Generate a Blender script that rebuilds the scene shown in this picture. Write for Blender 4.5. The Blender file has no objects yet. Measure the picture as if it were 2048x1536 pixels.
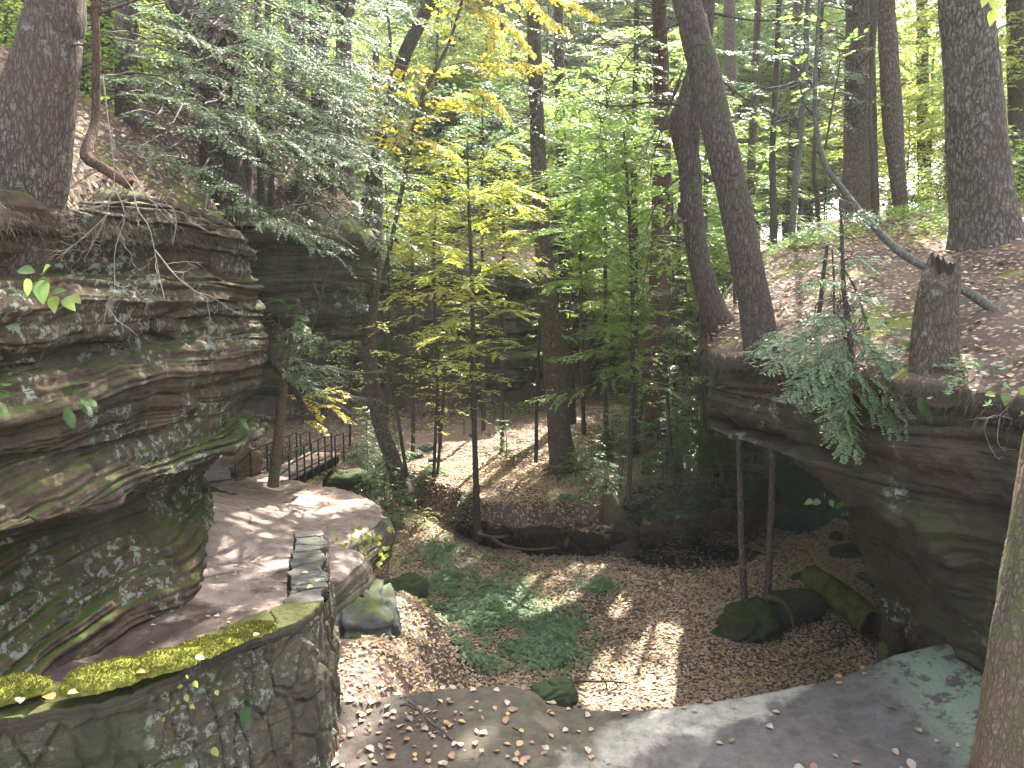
import bpy, math
import numpy as np
from math import radians as R, sin, cos, pi

# ------------------------------------------------------------------ scene, camera
sc = bpy.context.scene
COL = sc.collection
FPX, PITCH = 1547.0, R(8.0)
cd = bpy.data.cameras.new("camera"); cam = bpy.data.objects.new("camera", cd); COL.objects.link(cam)
cd.sensor_width = 36.0; cd.lens = 36.0 * FPX / 2048.0; cd.clip_start = 0.05; cd.clip_end = 2000.0
cam.location = (0, 0, 0); cam.rotation_euler = (R(90) - PITCH, 0, 0)
sc.camera = cam
_f = np.array([0, cos(PITCH), -sin(PITCH)]); _u = np.array([0, sin(PITCH), cos(PITCH)]); _r = np.array([1.0, 0, 0])

def ray(px, py):
    return _r * (px - 1024) / FPX + _u * (768 - py) / FPX + _f
def PY(px, py, Y):                      # point of the view ray at world depth Y
    d = ray(px, py); return d * (Y / d[1])
def PZ(px, py, z):                      # point of the view ray at world height z
    d = ray(px, py); return d * (z / d[2])

# ------------------------------------------------------------------ noise
def _hash(ix, iy, iz, seed):
    with np.errstate(over='ignore'):
        h = (ix.astype(np.uint32) * np.uint32(374761393) + iy.astype(np.uint32) * np.uint32(668265263)
             + iz.astype(np.uint32) * np.uint32(2147483647) + np.uint32((seed * 974711 + 12345) & 0xffffffff))
        h = (h ^ (h >> np.uint32(13))) * np.uint32(1274126177)
        h = (h ^ (h >> np.uint32(16))) * np.uint32(2246822519)
        h = h ^ (h >> np.uint32(15))
    return h.astype(np.float64) / 4294967295.0
def vn(p, seed=0):                      # value noise, -1..1
    p = np.asarray(p, float); i = np.floor(p).astype(np.int64); f = p - i; f = f * f * (3 - 2 * f)
    r = 0
    for dx in (0, 1):
        for dy in (0, 1):
            for dz in (0, 1):
                w = (f[..., 0] if dx else 1 - f[..., 0]) * (f[..., 1] if dy else 1 - f[..., 1]) * (f[..., 2] if dz else 1 - f[..., 2])
                r = r + w * _hash(i[..., 0] + dx, i[..., 1] + dy, i[..., 2] + dz, seed)
    return r * 2 - 1
def fbm(p, o=4, seed=0, g=0.5):
    p = np.asarray(p, float); a, r, t = 1.0, 0, 0
    for k in range(o):
        r = r + a * vn(p * 2 ** k + 17.3 * k, seed + k); t += a; a *= g
    return r / t
def xyz(x, y, z=0.0):
    x, y, z = np.broadcast_arrays(x, y, z); return np.stack([x, y, z], -1).astype(float)
def worley(u, v, seed=0, jit=0.85):     # F1, F2, cell random
    iu, iv = np.floor(u).astype(np.int64), np.floor(v).astype(np.int64)
    f1 = np.full(u.shape, 9.0); f2 = f1.copy(); idd = np.zeros(u.shape)
    for a in (-1, 0, 1):
        for b in (-1, 0, 1):
            cu, cv = iu + a, iv + b; z = np.zeros_like(cu)
            x = cu + .5 + jit * (_hash(cu, cv, z, seed) - .5); y = cv + .5 + jit * (_hash(cu, cv, z + 1, seed) - .5)
            d = np.hypot(u - x, v - y); n = d < f1
            f2 = np.where(n, f1, np.minimum(f2, d)); idd = np.where(n, _hash(cu, cv, z + 2, seed), idd); f1 = np.where(n, d, f1)
    return f1, f2, idd
def sstep(a, b, x):
    t = np.clip((np.asarray(x, float) - a) / (b - a), 0, 1); return t * t * (3 - 2 * t)
def nrm(v):
    v = np.asarray(v, float); return v / np.maximum(np.linalg.norm(v, axis=-1, keepdims=True), 1e-9)
def cr(P, t):                           # Catmull-Rom along axis 0
    P = np.asarray(P, float); n = len(P); t = np.clip(np.asarray(t, float), 0, n - 1 - 1e-6); i = np.floor(t).astype(int); f = (t - i)
    f = f.reshape(f.shape + (1,) * (P.ndim - 1))
    g = lambda k: P[np.clip(i + k, 0, n - 1)]
    p0, p1, p2, p3 = g(-1), g(0), g(1), g(2)
    return .5 * (2 * p1 + (p2 - p0) * f + (2 * p0 - 5 * p1 + 4 * p2 - p3) * f ** 2 + (3 * p1 - p0 - 3 * p2 + p3) * f ** 3)
def resample(P, n):
    P = np.asarray(P, float)
    if len(P) > 2: P = cr(P, np.linspace(0, len(P) - 1, len(P) * 12))
    s = np.r_[0, np.cumsum(np.linalg.norm(np.diff(P, axis=0), axis=1))]; q = np.linspace(0, s[-1], n)
    return np.stack([np.interp(q, s, P[:, k]) for k in range(P.shape[1])], -1)

# ------------------------------------------------------------------ mesh soup and objects
class Soup:
    def __init__(s): s.V, s.F, s.M, s.n = [], [], [], 0
    def add(s, V, F, mi=0):
        V = np.asarray(V, float).reshape(-1, 3); F = np.asarray(F, int).reshape(-1, 4)
        s.V.append(V); s.F.append(F + s.n); s.M.append(np.full(len(F), mi)); s.n += len(V)
    def grid(s, P, mi=0, flip=False, close=False):
        a, b = P.shape[:2]; I = np.arange(a * b).reshape(a, b)
        if close: I = np.concatenate([I, I[:, :1]], 1)
        q = np.stack([I[:-1, :-1], I[:-1, 1:], I[1:, 1:], I[1:, :-1]], -1).reshape(-1, 4)
        s.add(P, q[:, ::-1] if flip else q, mi)
    def merge(s, o, M=None, mi=None):
        for V, F, m in zip(o.V, o.F, o.M): pass
    def arrays(s):
        return np.concatenate(s.V), np.concatenate(s.F), np.concatenate(s.M)
def mesh(name, soup, mats, origin=(0, 0, 0), smooth=True):
    V, F, M = soup.arrays(); V = V - np.asarray(origin, float)
    me = bpy.data.meshes.new(name)
    me.vertices.add(len(V)); me.vertices.foreach_set("co", V.astype(np.float32).ravel())
    me.loops.add(F.size); me.loops.foreach_set("vertex_index", F.astype(np.int32).ravel())
    me.polygons.add(len(F)); me.polygons.foreach_set("loop_start", np.arange(0, F.size, 4, dtype=np.int32))
    for m in (mats if isinstance(mats, (list, tuple)) else [mats]): me.materials.append(m)
    me.polygons.foreach_set("material_index", M.astype(np.int32))
    sm = np.full(len(F), smooth) if isinstance(smooth, bool) else np.isin(M, list(smooth))
    me.polygons.foreach_set("use_smooth", sm)
    me.update(calc_edges=True); return me
def tag(o, label=None, cat=None, group=None, kind=None):
    if label: o["label"] = label
    if cat: o["category"] = cat
    if group: o["group"] = group
    if kind: o["kind"] = kind
    return o
def struct(name, soup, mats, kind='structure', smooth=True):
    o = bpy.data.objects.new(name, mesh(name, soup, mats, smooth=smooth)); COL.objects.link(o); o["kind"] = kind; return o
def solo(name, soup, mats, label, cat, group=None, origin=None, smooth=True):
    if origin is None:
        V = np.concatenate(soup.V); origin = np.r_[(V.min(0) + V.max(0))[:2] / 2, V[:, 2].min()]
    o = bpy.data.objects.new(name, mesh(name, soup, mats, origin, smooth)); o.location = origin; COL.objects.link(o)
    return tag(o, label, cat, group)
def thing(name, label, cat, loc, group=None):
    o = bpy.data.objects.new(name, None); o.location = loc; o.empty_display_size = .2; COL.objects.link(o)
    return tag(o, label, cat, group)
def part(name, soup, mats, parent, label=None, smooth=True, base=None):
    b = np.array(parent.location) if base is None else base
    o = bpy.data.objects.new(name, mesh(name, soup, mats, b, smooth)); COL.objects.link(o); o.parent = parent
    if label: o["label"] = label
    return o
def dup(root, loc, rz=0, s=1.0, label=None, group=None, sz=None):
    r = root.copy(); COL.objects.link(r); r.location = loc; r.rotation_euler = (0, 0, rz); r.scale = (s, s, sz or s)
    if label: r["label"] = label
    if group: r["group"] = group
    for ch in root.children:
        c = ch.copy(); COL.objects.link(c); c.parent = r
        for g in ch.children:
            d = g.copy(); COL.objects.link(d); d.parent = c
    return r

# ------------------------------------------------------------------ shape makers
def frames(P):
    T = nrm(np.gradient(P, axis=0)); ref = np.array([0.13, 0.99, 0.05]) if abs(T[0][2]) > .5 else np.array([0, 0, 1.0])
    N = nrm(ref - (T @ ref)[:, None] * T); B = np.cross(T, N); return T, N, B
def tube(soup, P, rad, ns=8, mi=0, bark=0.0, seed=0, flare=0.0, cap=True, n=None):
    P = np.asarray(P, float); rad = np.asarray(rad, float) * np.ones(len(P))
    if n is None: n = max(3, len(P))
    if n != len(P) or len(P) > 2:
        Q = resample(np.c_[P, rad], n); P, rad = Q[:, :3], np.abs(Q[:, 3])
    T, N, B = frames(P); th = np.linspace(0, 2 * pi, ns, endpoint=False)
    L = np.r_[0, np.cumsum(np.linalg.norm(np.diff(P, axis=0), axis=1))]
    c, s_ = np.cos(th), np.sin(th); rr = rad[:, None] * np.ones(ns)
    if flare:
        k = np.exp(-L / (rad[0] * 2.2))[:, None]
        rr = rr * (1 + flare * k * (0.55 + .75 * np.clip(vn(xyz(c * 1.6 + seed, s_ * 1.6, 0.3)), -.5, 1)[None, :]))
    if bark:
        r0 = rad.mean(); q = xyz((c * 5.0)[None, :] + .25 * L[:, None], (s_ * 5.0)[None, :] + seed * 3.1, L[:, None] * .22 / r0)
        ridge = 1 - 2.2 * np.abs(fbm(q, 3, seed)); low = fbm(xyz(c[None, :] * 1.1, s_[None, :] * 1.1, L[:, None] * .35 / r0), 2, seed + 5)
        rr = rr + bark * (np.clip(ridge, -.6, 1) * .6 + low * 1.2)
    Pt = P[:, None, :] + rr[..., None] * (c[None, :, None] * N[:, None, :] + s_[None, :, None] * B[:, None, :])
    if cap:
        e = P[-1] + 0 * Pt[-1:]; Pt = np.concatenate([Pt, e * .98 + Pt[-1:] * .02], 0)
    soup.grid(Pt, mi, close=True)
    return P, rad
def kites(soup, b, d, n, l, w, mi=0, fold=0.12, mid=.45):
    """rhombus leaves: base b, direction d, normal n, length l, half width w (all vectorised)"""
    b, d, n = b.reshape(-1, 3), d.reshape(-1, 3), n.reshape(-1, 3); l = np.ravel(l)[:, None]; w = np.ravel(w)[:, None]
    s = nrm(np.cross(n, d)); m = b + d * l * mid + n * w * fold
    V = np.stack([b, m + s * w, b + d * l, m - s * w], 1); k = len(b)
    soup.add(V.reshape(-1, 3), np.arange(4 * k).reshape(k, 4), mi)
def spray(soup, P, w, s1, s2, l2, w2, rng, a1=55, a2=45, up=(0, 0, 1), droop=.1, jit=.3, mi=0, twig_mi=1, twig=.004, prof='cone', alt=True, fill=.97):
    """flat feathery bough: axis P, side twigs every s1 of length w*profile, leaflets (l2 x w2) every s2 along each twig"""
    P = np.asarray(P, float); Ln = np.linalg.norm(np.diff(P, axis=0), axis=1).sum(); N = max(4, int(Ln / s1))
    A = resample(P, N) if len(P) > 1 else P; T = nrm(np.gradient(A, axis=0)); upv = nrm(np.asarray(up, float))
    S = nrm(np.cross(T, upv)); t = np.linspace(0, 1, N)
    pf = {'cone': np.clip(1.08 - t, .05, 1) * np.clip(.35 + 2.2 * t, 0, 1), 'oval': np.clip(np.sin(pi * (.12 + .82 * t)), .15, 1), 'flat': np.clip(1.25 - t, .2, 1) * np.clip(.2 + 3 * t, 0, 1)}[prof]
    K = max(2, int(w / s2)); sg = np.array([-1.0, 1.0])
    Lt = w * pf[:, None] * (.75 + .5 * rng.random((N, 2)))
    a = R(a1) + rng.normal(0, .14, (N, 2))
    D = T[:, None, :] * np.cos(a)[..., None] + (sg[None, :, None] * S[:, None, :]) * np.sin(a)[..., None]
    D = nrm(D + rng.normal(0, .09, D.shape) + np.array([0, 0, -droop]) * .6)
    off = (np.array([0, .5])[None, :, None] * (T * (Ln / N))[:, None, :]) if alt else 0
    B = A[:, None, :] + off + rng.normal(0, s1 * .12, (N, 2, 3))
    f = (np.arange(K) + .6) / K * w
    ok = (f[None, None, :] <= Lt[..., None]) & (rng.random((N, 2, K)) < fill)
    sag = np.array([0, 0, -1.0]) * droop * (f ** 2)[None, None, :, None] / max(w, .05)
    C = B[:, :, None, :] + D[:, :, None, :] * f[None, None, :, None] + sag
    nn = np.cross(D, np.cross(upv, D)); nn = nrm(nn)
    for sd in (-1, 1):
        S2 = np.cross(nn, D) * sd
        aa = R(a2) + rng.normal(0, .2, (N, 2, K))
        d2 = D[:, :, None, :] * np.cos(aa)[..., None] + S2[:, :, None, :] * np.sin(aa)[..., None]
        d2 = nrm(d2 + rng.normal(0, jit * .5, d2.shape) + np.array([0, 0, -droop]))
        n2 = nrm(nn[:, :, None, :] + rng.normal(0, jit, d2.shape))
        frac = (f[None, None, :] / np.maximum(Lt[..., None], 1e-3))
        ll = l2 * (1.1 - .5 * np.clip(frac, 0, 1)) * (.75 + .5 * rng.random((N, 2, K))); ww = w2 * (.8 + .4 * rng.random((N, 2, K)))
        kites(soup, C[ok], d2[ok], n2[ok], ll[ok], ww[ok], mi)
    # tips
    E = B + D * Lt[..., None] * .92 + np.array([0, 0, -1.0]) * droop * (Lt ** 2)[..., None] / max(w, .05)
    kites(soup, E, D, nn, np.full(E.shape[:2], l2), np.full(E.shape[:2], w2), mi)
    if twig:
        tube(soup, A, np.linspace(twig * (1.2 + Ln), twig * .4, N), 4, twig_mi, cap=False)
        m = nrm(np.cross(D, upv)); wq = twig * .45
        q = np.stack([B - m * wq, B + m * wq, E + m * wq * .4, E - m * wq * .4], 2).reshape(-1, 4, 3)
        soup.add(q.reshape(-1, 3), np.arange(len(q) * 4).reshape(-1, 4), twig_mi)
def boulder(soup, c, r, seed, amp=.18, rot=0, n=40, sq=.7, strata=0.0, mi=0, tilt=0.0):
    ph = np.linspace(-pi / 2 * .995, pi / 2 * .995, n); th = np.linspace(0, 2 * pi, 2 * n, endpoint=False)
    pw = lambda v: np.sign(v) * np.abs(v) ** sq
    x = pw(np.cos(ph))[:, None] * pw(np.cos(th))[None, :]; y = pw(np.cos(ph))[:, None] * pw(np.sin(th))[None, :]; z = pw(np.sin(ph))[:, None] + 0 * x
    p = xyz(x, y, z); q = p + seed * 7.7
    d = 1 + amp * fbm(q * 1.3, 4, seed) + amp * .5 * fbm(q * 3.6, 4, seed + 3) - amp * .9 * np.clip(1 - np.abs(vn(q * 1.7, seed + 5)) * 7, 0, 1) + .03 * fbm(q * 11, 3, seed + 4)
    if strata: d = d + strata * fbm(xyz(q[..., 0] * .6, q[..., 1] * .6, q[..., 2] * 7), 3, seed + 9)
    p = p * d[..., None] * np.asarray(r, float)
    ct, st = cos(tilt), sin(tilt); p = np.stack([p[..., 0] * ct + p[..., 2] * st, p[..., 1], -p[..., 0] * st + p[..., 2] * ct], -1)
    cz, sz = cos(rot), sin(rot); p = np.stack([p[..., 0] * cz - p[..., 1] * sz, p[..., 0] * sz + p[..., 1] * cz, p[..., 2]], -1) + np.asarray(c, float)
    soup.grid(p, mi, close=True)
def gnormal(P):
    du = np.gradient(P, axis=0); dv = np.gradient(P, axis=1); return nrm(np.cross(du, dv))
def loft(net, nu, nv):
    net = np.asarray(net, float); a = cr(net, np.linspace(0, net.shape[0] - 1, nu)); a = np.swapaxes(a, 0, 1)
    a = cr(a, np.linspace(0, net.shape[1] - 1, nv)); return np.swapaxes(a, 0, 1)
def rockify(P, sgn, seed, strata=.07, rough=.08, dip=(0, 0), fade=None, fine=.02):
    n = gnormal(P) * sgn
    zz = P[..., 2] + dip[0] * P[..., 0] + dip[1] * P[..., 1]
    wz = zz + .22 * fbm(P * .45, 3, seed)
    h = .3 * P[..., 0] + .3 * P[..., 1]
    tv = lambda q, k: np.tanh(k * q)
    lay = .5 * tv(vn(xyz(h * .25, 0, wz * 3.1), seed + 1), 3.2) + .42 * tv(vn(xyz(h * .4, 3, wz * 8.0), seed + 2), 3.5) + .3 * tv(vn(xyz(h * .7, 5, wz * 18.0), seed + 3), 3) + .16 * vn(xyz(h * 1.2, 7, wz * 40.0), seed + 11)
    crk = -np.clip(1 - np.abs(vn(xyz(h * .3, 9, wz * 2.2), seed + 4)) * 9, 0, 1) - .6 * np.clip(1 - np.abs(vn(xyz(h * .6, 4, wz * 6.0), seed + 12)) * 8, 0, 1)
    d = strata * (lay + 1.3 * crk) + rough * fbm(P * 1.5, 4, seed + 6) + rough * .38 * fbm(P * xyz(4., 4., 6.), 3, seed + 7) + fine * fbm(P * 9, 3, seed + 8)
    if fade is not None: d = d * fade
    return P + n * d[..., None]
# ------------------------------------------------------------------ materials
class NT:
    def __init__(s, name):
        s.m = bpy.data.materials.new(name); s.m.use_nodes = True; s.t = s.m.node_tree; s.t.nodes.clear()
        s.out = s.t.nodes.new("ShaderNodeOutputMaterial")
    def n(s, typ, **kw):
        x = s.t.nodes.new("ShaderNode" + typ)
        for k, v in kw.items(): setattr(x, k, v)
        return x
    def l(s, a, b): s.t.links.new(a, b)
    def set(s, sock, v):
        if hasattr(v, 'is_linked') or isinstance(v, bpy.types.NodeSocket): s.l(v, sock)
        else: sock.default_value = v
    def coord(s, scale=(1, 1, 1), which="Object", rot=(0, 0, 0)):
        c = s.n("TexCoord"); m = s.n("Mapping"); m.inputs["Scale"].default_value = scale; m.inputs["Rotation"].default_value = rot; s.l(c.outputs[which], m.inputs[0]); return m.outputs[0]
    def noise(s, co, scale=1, det=5, rough=.55, dist=0.0):
        x = s.n("TexNoise"); s.l(co, x.inputs["Vector"]); x.inputs["Scale"].default_value = scale; x.inputs["Detail"].default_value = det
        x.inputs["Roughness"].default_value = rough; x.inputs["Distortion"].default_value = dist; return x.outputs["Fac"]
    def voro(s, co, scale=1, feature='F1', out="Distance", rnd=1.0):
        x = s.n("TexVoronoi", feature=feature); s.l(co, x.inputs["Vector"]); x.inputs["Scale"].default_value = scale; x.inputs["Randomness"].default_value = rnd; return x.outputs[out]
    def ramp(s, fac, stops, interp='LINEAR'):
        x = s.n("ValToRGB"); s.l(fac, x.inputs[0]); e = x.color_ramp; e.interpolation = interp
        while len(e.elements) < len(stops): e.elements.new(.5)
        for el, (p, c) in zip(e.elements, stops):
            el.position = p; el.color = (c, c, c, 1) if not isinstance(c, tuple) else (*c, 1)
        return x.outputs[0]
    def mix(s, fac, a, b):
        x = s.n("Mix", data_type='RGBA'); s.set(x.inputs[0], fac)
        for k, v in ((6, a), (7, b)):
            if isinstance(v, tuple): x.inputs[k].default_value = (*v, 1)
            else: s.l(v, x.inputs[k])
        return x.outputs[2]
    def math(s, op, a, b=None, c=None):
        x = s.n("Math", operation=op); s.set(x.inputs[0], a)
        if b is not None: s.set(x.inputs[1], b)
        if c is not None: s.set(x.inputs[2], c)
        return x.outputs[0]
    def sepz(s, sock, k=2):
        x = s.n("SeparateXYZ"); s.l(sock, x.inputs[0]); return x.outputs[k]
    def nz(s):
        g = s.n("NewGeometry"); return s.sepz(g.outputs["Normal"])
    def bump(s, h, strength=.5, dist=.02, prev=None):
        x = s.n("Bump"); s.l(h, x.inputs["Height"]); x.inputs["Strength"].default_value = strength; x.inputs["Distance"].default_value = dist
        if prev is not None: s.l(prev, x.inputs["Normal"])
        return x.outputs[0]
    def done(s, col, rough=.9, normal=None, spec=.25):
        b = s.n("BsdfPrincipled"); s.set(b.inputs["Base Color"], col if not isinstance(col, tuple) else (*col, 1)); s.set(b.inputs["Roughness"], rough)
        b.inputs["Specular IOR Level"].default_value = spec
        if normal is not None: s.l(normal, b.inputs["Normal"])
        s.l(b.outputs[0], s.out.inputs[0]); return s.m
def m_leaf(name, cols, transl=.45, rough=.45, spec=.4, back=None, tsat=1.35):
    t = NT(name); g = t.n("NewGeometry"); k = len(cols)
    c = t.ramp(g.outputs["Random Per Island"], [(i / max(1, k - 1), cols[i]) for i in range(k)])
    p = t.n("BsdfPrincipled"); t.l(c, p.inputs["Base Color"]); p.inputs["Roughness"].default_value = rough; p.inputs["Specular IOR Level"].default_value = spec
    tr = t.n("BsdfTranslucent"); hs = t.n("HueSaturation"); t.l(c, hs.inputs["Color"]); hs.inputs["Value"].default_value = tsat; hs.inputs["Saturation"].default_value = 1.1; t.l(hs.outputs[0], tr.inputs[0])
    mx = t.n("MixShader"); mx.inputs[0].default_value = transl; t.l(p.outputs[0], mx.inputs[1]); t.l(tr.outputs[0], mx.inputs[2]); t.l(mx.outputs[0], t.out.inputs[0]); return t.m
def m_bark(name, dark, light, moss=0.0, sc_=1.0, red=None, lichen=0.0, bumpd=.03, mossc=(.05, .075, .015)):
    t = NT(name); w = t.n("VectorMath", operation='MULTIPLY_ADD'); nn = t.n("TexNoise"); t.l(t.coord((3, 3, 1.2)), nn.inputs["Vector"]); nn.inputs["Scale"].default_value = 2.5; nn.inputs["Detail"].default_value = 4
    co0 = t.n("TexCoord"); t.l(nn.outputs["Color"], w.inputs[0]); w.inputs[1].default_value = (.09, .09, .25); t.l(co0.outputs["Object"], w.inputs[2])
    def mp(sx, sz):
        m = t.n("Mapping"); m.inputs["Scale"].default_value = (sx * sc_, sx * sc_, sz * sc_); t.l(w.outputs[0], m.inputs[0]); return m.outputs[0]
    v1 = t.voro(mp(24, 6), 1.0, 'DISTANCE_TO_EDGE'); v2 = t.voro(mp(48, 15), 1.0, 'DISTANCE_TO_EDGE'); n1 = t.noise(mp(30, 7), 1.0, 6, .65); n3 = t.noise(t.coord((70, 70, 30)), 1, 4, .7)
    c1 = t.ramp(v1, [(0, .1), (.14, .75), (.4, 1.0)]); c2 = t.ramp(v2, [(0, .45), (.2, 1.0)])
    h = t.math('MULTIPLY', t.math('MULTIPLY', c1, c2), t.math('MULTIPLY_ADD', n1, .9, .3)); c = t.ramp(h, [(.05, tuple(x * .45 for x in dark)), (.3, dark), (.8, light)])
    c = t.mix(t.ramp(n3, [(.35, .5), (.6, 0.0)]), c, tuple(x * .6 for x in dark))
    n2 = t.noise(t.coord((1, 1, .6)), 1.3, 4); c = t.mix(t.ramp(n2, [(.4, .35), (.6, 0.0)]), c, dark)
    if red: c = t.mix(t.ramp(n2, [(.4, 0.0), (.65, .7)]), c, red)
    if lichen: c = t.mix(t.ramp(t.noise(t.coord((1, 1, 1)), 9, 6, .65), [(.62 - lichen * .12, 0.0), (.68, .7)]), c, (.26, .29, .24))
    if moss:
        nm = t.noise(t.coord((1, 1, .7)), 3.0, 6, .65); c = t.mix(t.ramp(nm, [(.62 - .3 * moss, 0.0), (.8 - .3 * moss, .85)]), c, mossc)
    b = t.bump(h, .8, bumpd); return t.done(c, .92, b, .15)
def m_rock(name, bands, moss=.3, lichen=.2, stain=.4, mossc=(.055, .075, .014), sc_=1.0, green=0.0, wet=0.0, zs=None, mosslow=.15):
    t = NT(name); co = t.coord((1, 1, 1)); w = t.noise(t.coord((.5, .5, .8)), 1.2, 4, .55)
    cs = t.coord((.35 * sc_, .35 * sc_, 3.2 * sc_)); s1 = t.noise(cs, 1.4, 7, .62, 1.2); s2 = t.noise(t.coord((1.0 * sc_, 1.0 * sc_, 15 * sc_)), 1.5, 4, .6, .5)
    f = t.math('ADD', t.math('MULTIPLY', s1, .75), t.math('MULTIPLY', s2, .3)); k = len(bands)
    c = t.ramp(f, [(.3 + .46 * i / (k - 1), bands[i]) for i in range(k)])
    g = t.noise(co, 26 * sc_, 4, .7); c = t.mix(t.ramp(g, [(.3, .55), (.7, 0.0)]), c, tuple(x * .45 for x in bands[0]))
    st = t.ramp(t.noise(t.coord((1.6, 1.6, .35)), 1.1, 5, .6), [(.5 - .12 * stain, 0.0), (.72, .85 * min(1, stain * 1.6))]); c = t.mix(st, c, (.022, .021, .019))
    if green: c = t.mix(t.ramp(t.noise(co, 1.1, 5, .6), [(.58 - .25 * green, 0.0), (.85 - .25 * green, .8)]), c, (.04, .058, .022))
    nz = t.nz()
    if lichen:
        a = t.noise(co, 7 * sc_, 7, .72); b_ = t.noise(co, .9 * sc_, 3, .5)
        lf = t.math('MULTIPLY', t.ramp(a, [(.53, 0.0), (.57, 1.0)]), t.ramp(b_, [(.6 - .25 * lichen, 0.0), (.68 - .25 * lichen, .85)])); c = t.mix(lf, c, (.25, .275, .21))
    if moss:
        mf = t.math('ADD', t.math('MULTIPLY', nz, .45), t.math('MULTIPLY', t.noise(co, 2.6 * sc_, 6, .65), .45))
        mn = t.noise(co, 60, 3); mc = t.mix(mn, tuple(x * .45 for x in mossc), tuple(min(1, x * 1.5) for x in mossc))
        lo = 1.42 - moss; c = t.mix(t.ramp(mf, [((lo - mosslow) / 2, 0.0), ((lo + .1) / 2, .95)]), c, mc)
    h = t.math('ADD', t.math('MULTIPLY', f, 1.0), t.math('MULTIPLY', g, .25)); b = t.bump(h, .8, .05); b = t.bump(t.noise(co, 70, 5, .7), .5, .008, b)
    return t.done(c, .88 - .4 * wet, b, .2 + .3 * wet)
def m_soil(name, a, b_, litter, lit_amt=.5, moss=0.0, mossc=(.08, .11, .02), sc_=1.0, moss_lo=.5):
    t = NT(name); co = t.coord(); n = t.noise(co, 1.1, 6, .6); c = t.ramp(n, [(.3, a), (.7, b_)])
    v = t.n("TexVoronoi", feature='F1'); t.l(t.coord((1, 1, .4)), v.inputs["Vector"]); v.inputs["Scale"].default_value = 16 * sc_
    r = t.sepz(v.outputs["Color"], 0); lc = t.ramp(r, [(0, litter[0]), (.35, litter[1]), (.7, litter[2]), (1, litter[3])], 'CONSTANT')
    lm = t.math('MULTIPLY', t.ramp(t.sepz(v.outputs["Color"], 1), [(1 - lit_amt - .02, 0.0), (1 - lit_amt, 1.0)]), t.ramp(v.outputs["Distance"], [(.4, 1.0), (.52, 0.0)]))
    lm = t.math('MULTIPLY', lm, t.ramp(t.nz(), [(.25, 0.0), (.5, 1.0)]))
    c = t.mix(lm, c, lc)
    if moss: c = t.mix(t.ramp(t.noise(co, .75, 5, .6), [(moss_lo, 0.0), (moss_lo + .06, moss)]), c, t.mix(t.noise(co, 45, 3), tuple(x * .5 for x in mossc), tuple(x * 1.4 for x in mossc)))
    h = t.math('ADD', t.math('MULTIPLY', lm, .5), t.noise(co, 30, 5, .7)); return t.done(c, .95, t.bump(h, .8, .03), .15)
def m_plain(name, a, b_, scale=8, rough=.8, bump=.3, bd=.01, spec=.3):
    t = NT(name); n = t.noise(t.coord(), scale, 6, .6); return t.done(t.ramp(n, [(.3, a), (.7, b_)]), rough, t.bump(n, bump, bd), spec)

LIT = [(.28, .19, .13), (.42, .31, .22), (.17, .11, .08), (.5, .37, .18)]
M = {}
M['cliff'] = m_rock("left sandstone", [(.024, .016, .01), (.066, .044, .027), (.125, .086, .055), (.092, .07, .048), (.19, .15, .108)], moss=0.22, lichen=.5, stain=.6, green=.05)
M['outcrop'] = m_rock("outcrop sandstone", [(.035, .032, .024), (.09, .08, .055), (.16, .14, .1), (.12, .12, .085)], moss=0.2, lichen=.2, stain=.6, green=.4)
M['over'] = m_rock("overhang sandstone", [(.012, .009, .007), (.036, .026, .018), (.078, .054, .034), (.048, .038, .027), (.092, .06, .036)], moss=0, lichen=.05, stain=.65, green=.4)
M['far'] = m_rock("far sandstone", [(.045, .04, .029), (.09, .088, .062), (.15, .14, .1), (.11, .122, .088)], moss=0.3, lichen=.15, stain=.6, green=.5, sc_=.6)  # the far cliff's own greenish rock colours
M['mossrock'] = m_rock("mossy boulder", [(.045, .045, .038), (.08, .085, .065), (.12, .12, .095)], moss=0.62, lichen=.15, stain=.3, mossc=(.04, .056, .018), mosslow=.35)
M['brightmoss'] = m_rock("bright mossy boulder", [(.08, .075, .055), (.13, .12, .09), (.2, .18, .14)], moss=0.62, lichen=.2, stain=.25, mossc=(.1, .125, .024), mosslow=.35)
M['greyrock'] = m_rock("grey slab rock", [(.06, .06, .058), (.1, .1, .095), (.16, .155, .145)], moss=0.1, lichen=.2, stain=.35)
M['orangerock'] = m_rock("orange boulder", [(.13, .075, .04), (.24, .16, .1), (.4, .33, .26)], moss=0.02, lichen=.1, stain=.15)
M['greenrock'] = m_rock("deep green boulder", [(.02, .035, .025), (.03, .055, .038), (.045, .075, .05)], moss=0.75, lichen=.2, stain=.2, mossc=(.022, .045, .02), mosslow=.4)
M['wall'] = m_rock("wall masonry", [(.036, .028, .019), (.08, .062, .04), (.135, .107, .072), (.1, .094, .066), (.19, .16, .115)], moss=0.12, lichen=.55, stain=.45, green=.3, sc_=1.7)
M['coping'] = m_rock("coping stone", [(.05, .046, .038), (.085, .08, .068), (.13, .12, .1)], moss=0, lichen=.2, stain=.3, sc_=2.0)
M['mosscoping'] = m_rock("mossy coping", [(.05, .04, .03), (.1, .085, .06), (.15, .13, .1)], moss=0.5, lichen=.1, stain=.3, mossc=(.058, .062, .017), mosslow=.4, sc_=2)
M['moss'] = m_plain("moss cushion", (.075, .085, .012), (.2, .2, .04), 38, .95, 1.0, .02, .1)
M['ground'] = m_soil("valley litter", (.06, .044, .036), (.17, .122, .098), LIT, .75)
M['hill'] = m_soil("hillside litter", (.055, .042, .033), (.12, .09, .07), [(.24, .16, .11), (.34, .25, .18), (.16, .105, .075), (.33, .22, .11)], .6, .85, (.13, .15, .03), moss_lo=.55)
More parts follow.
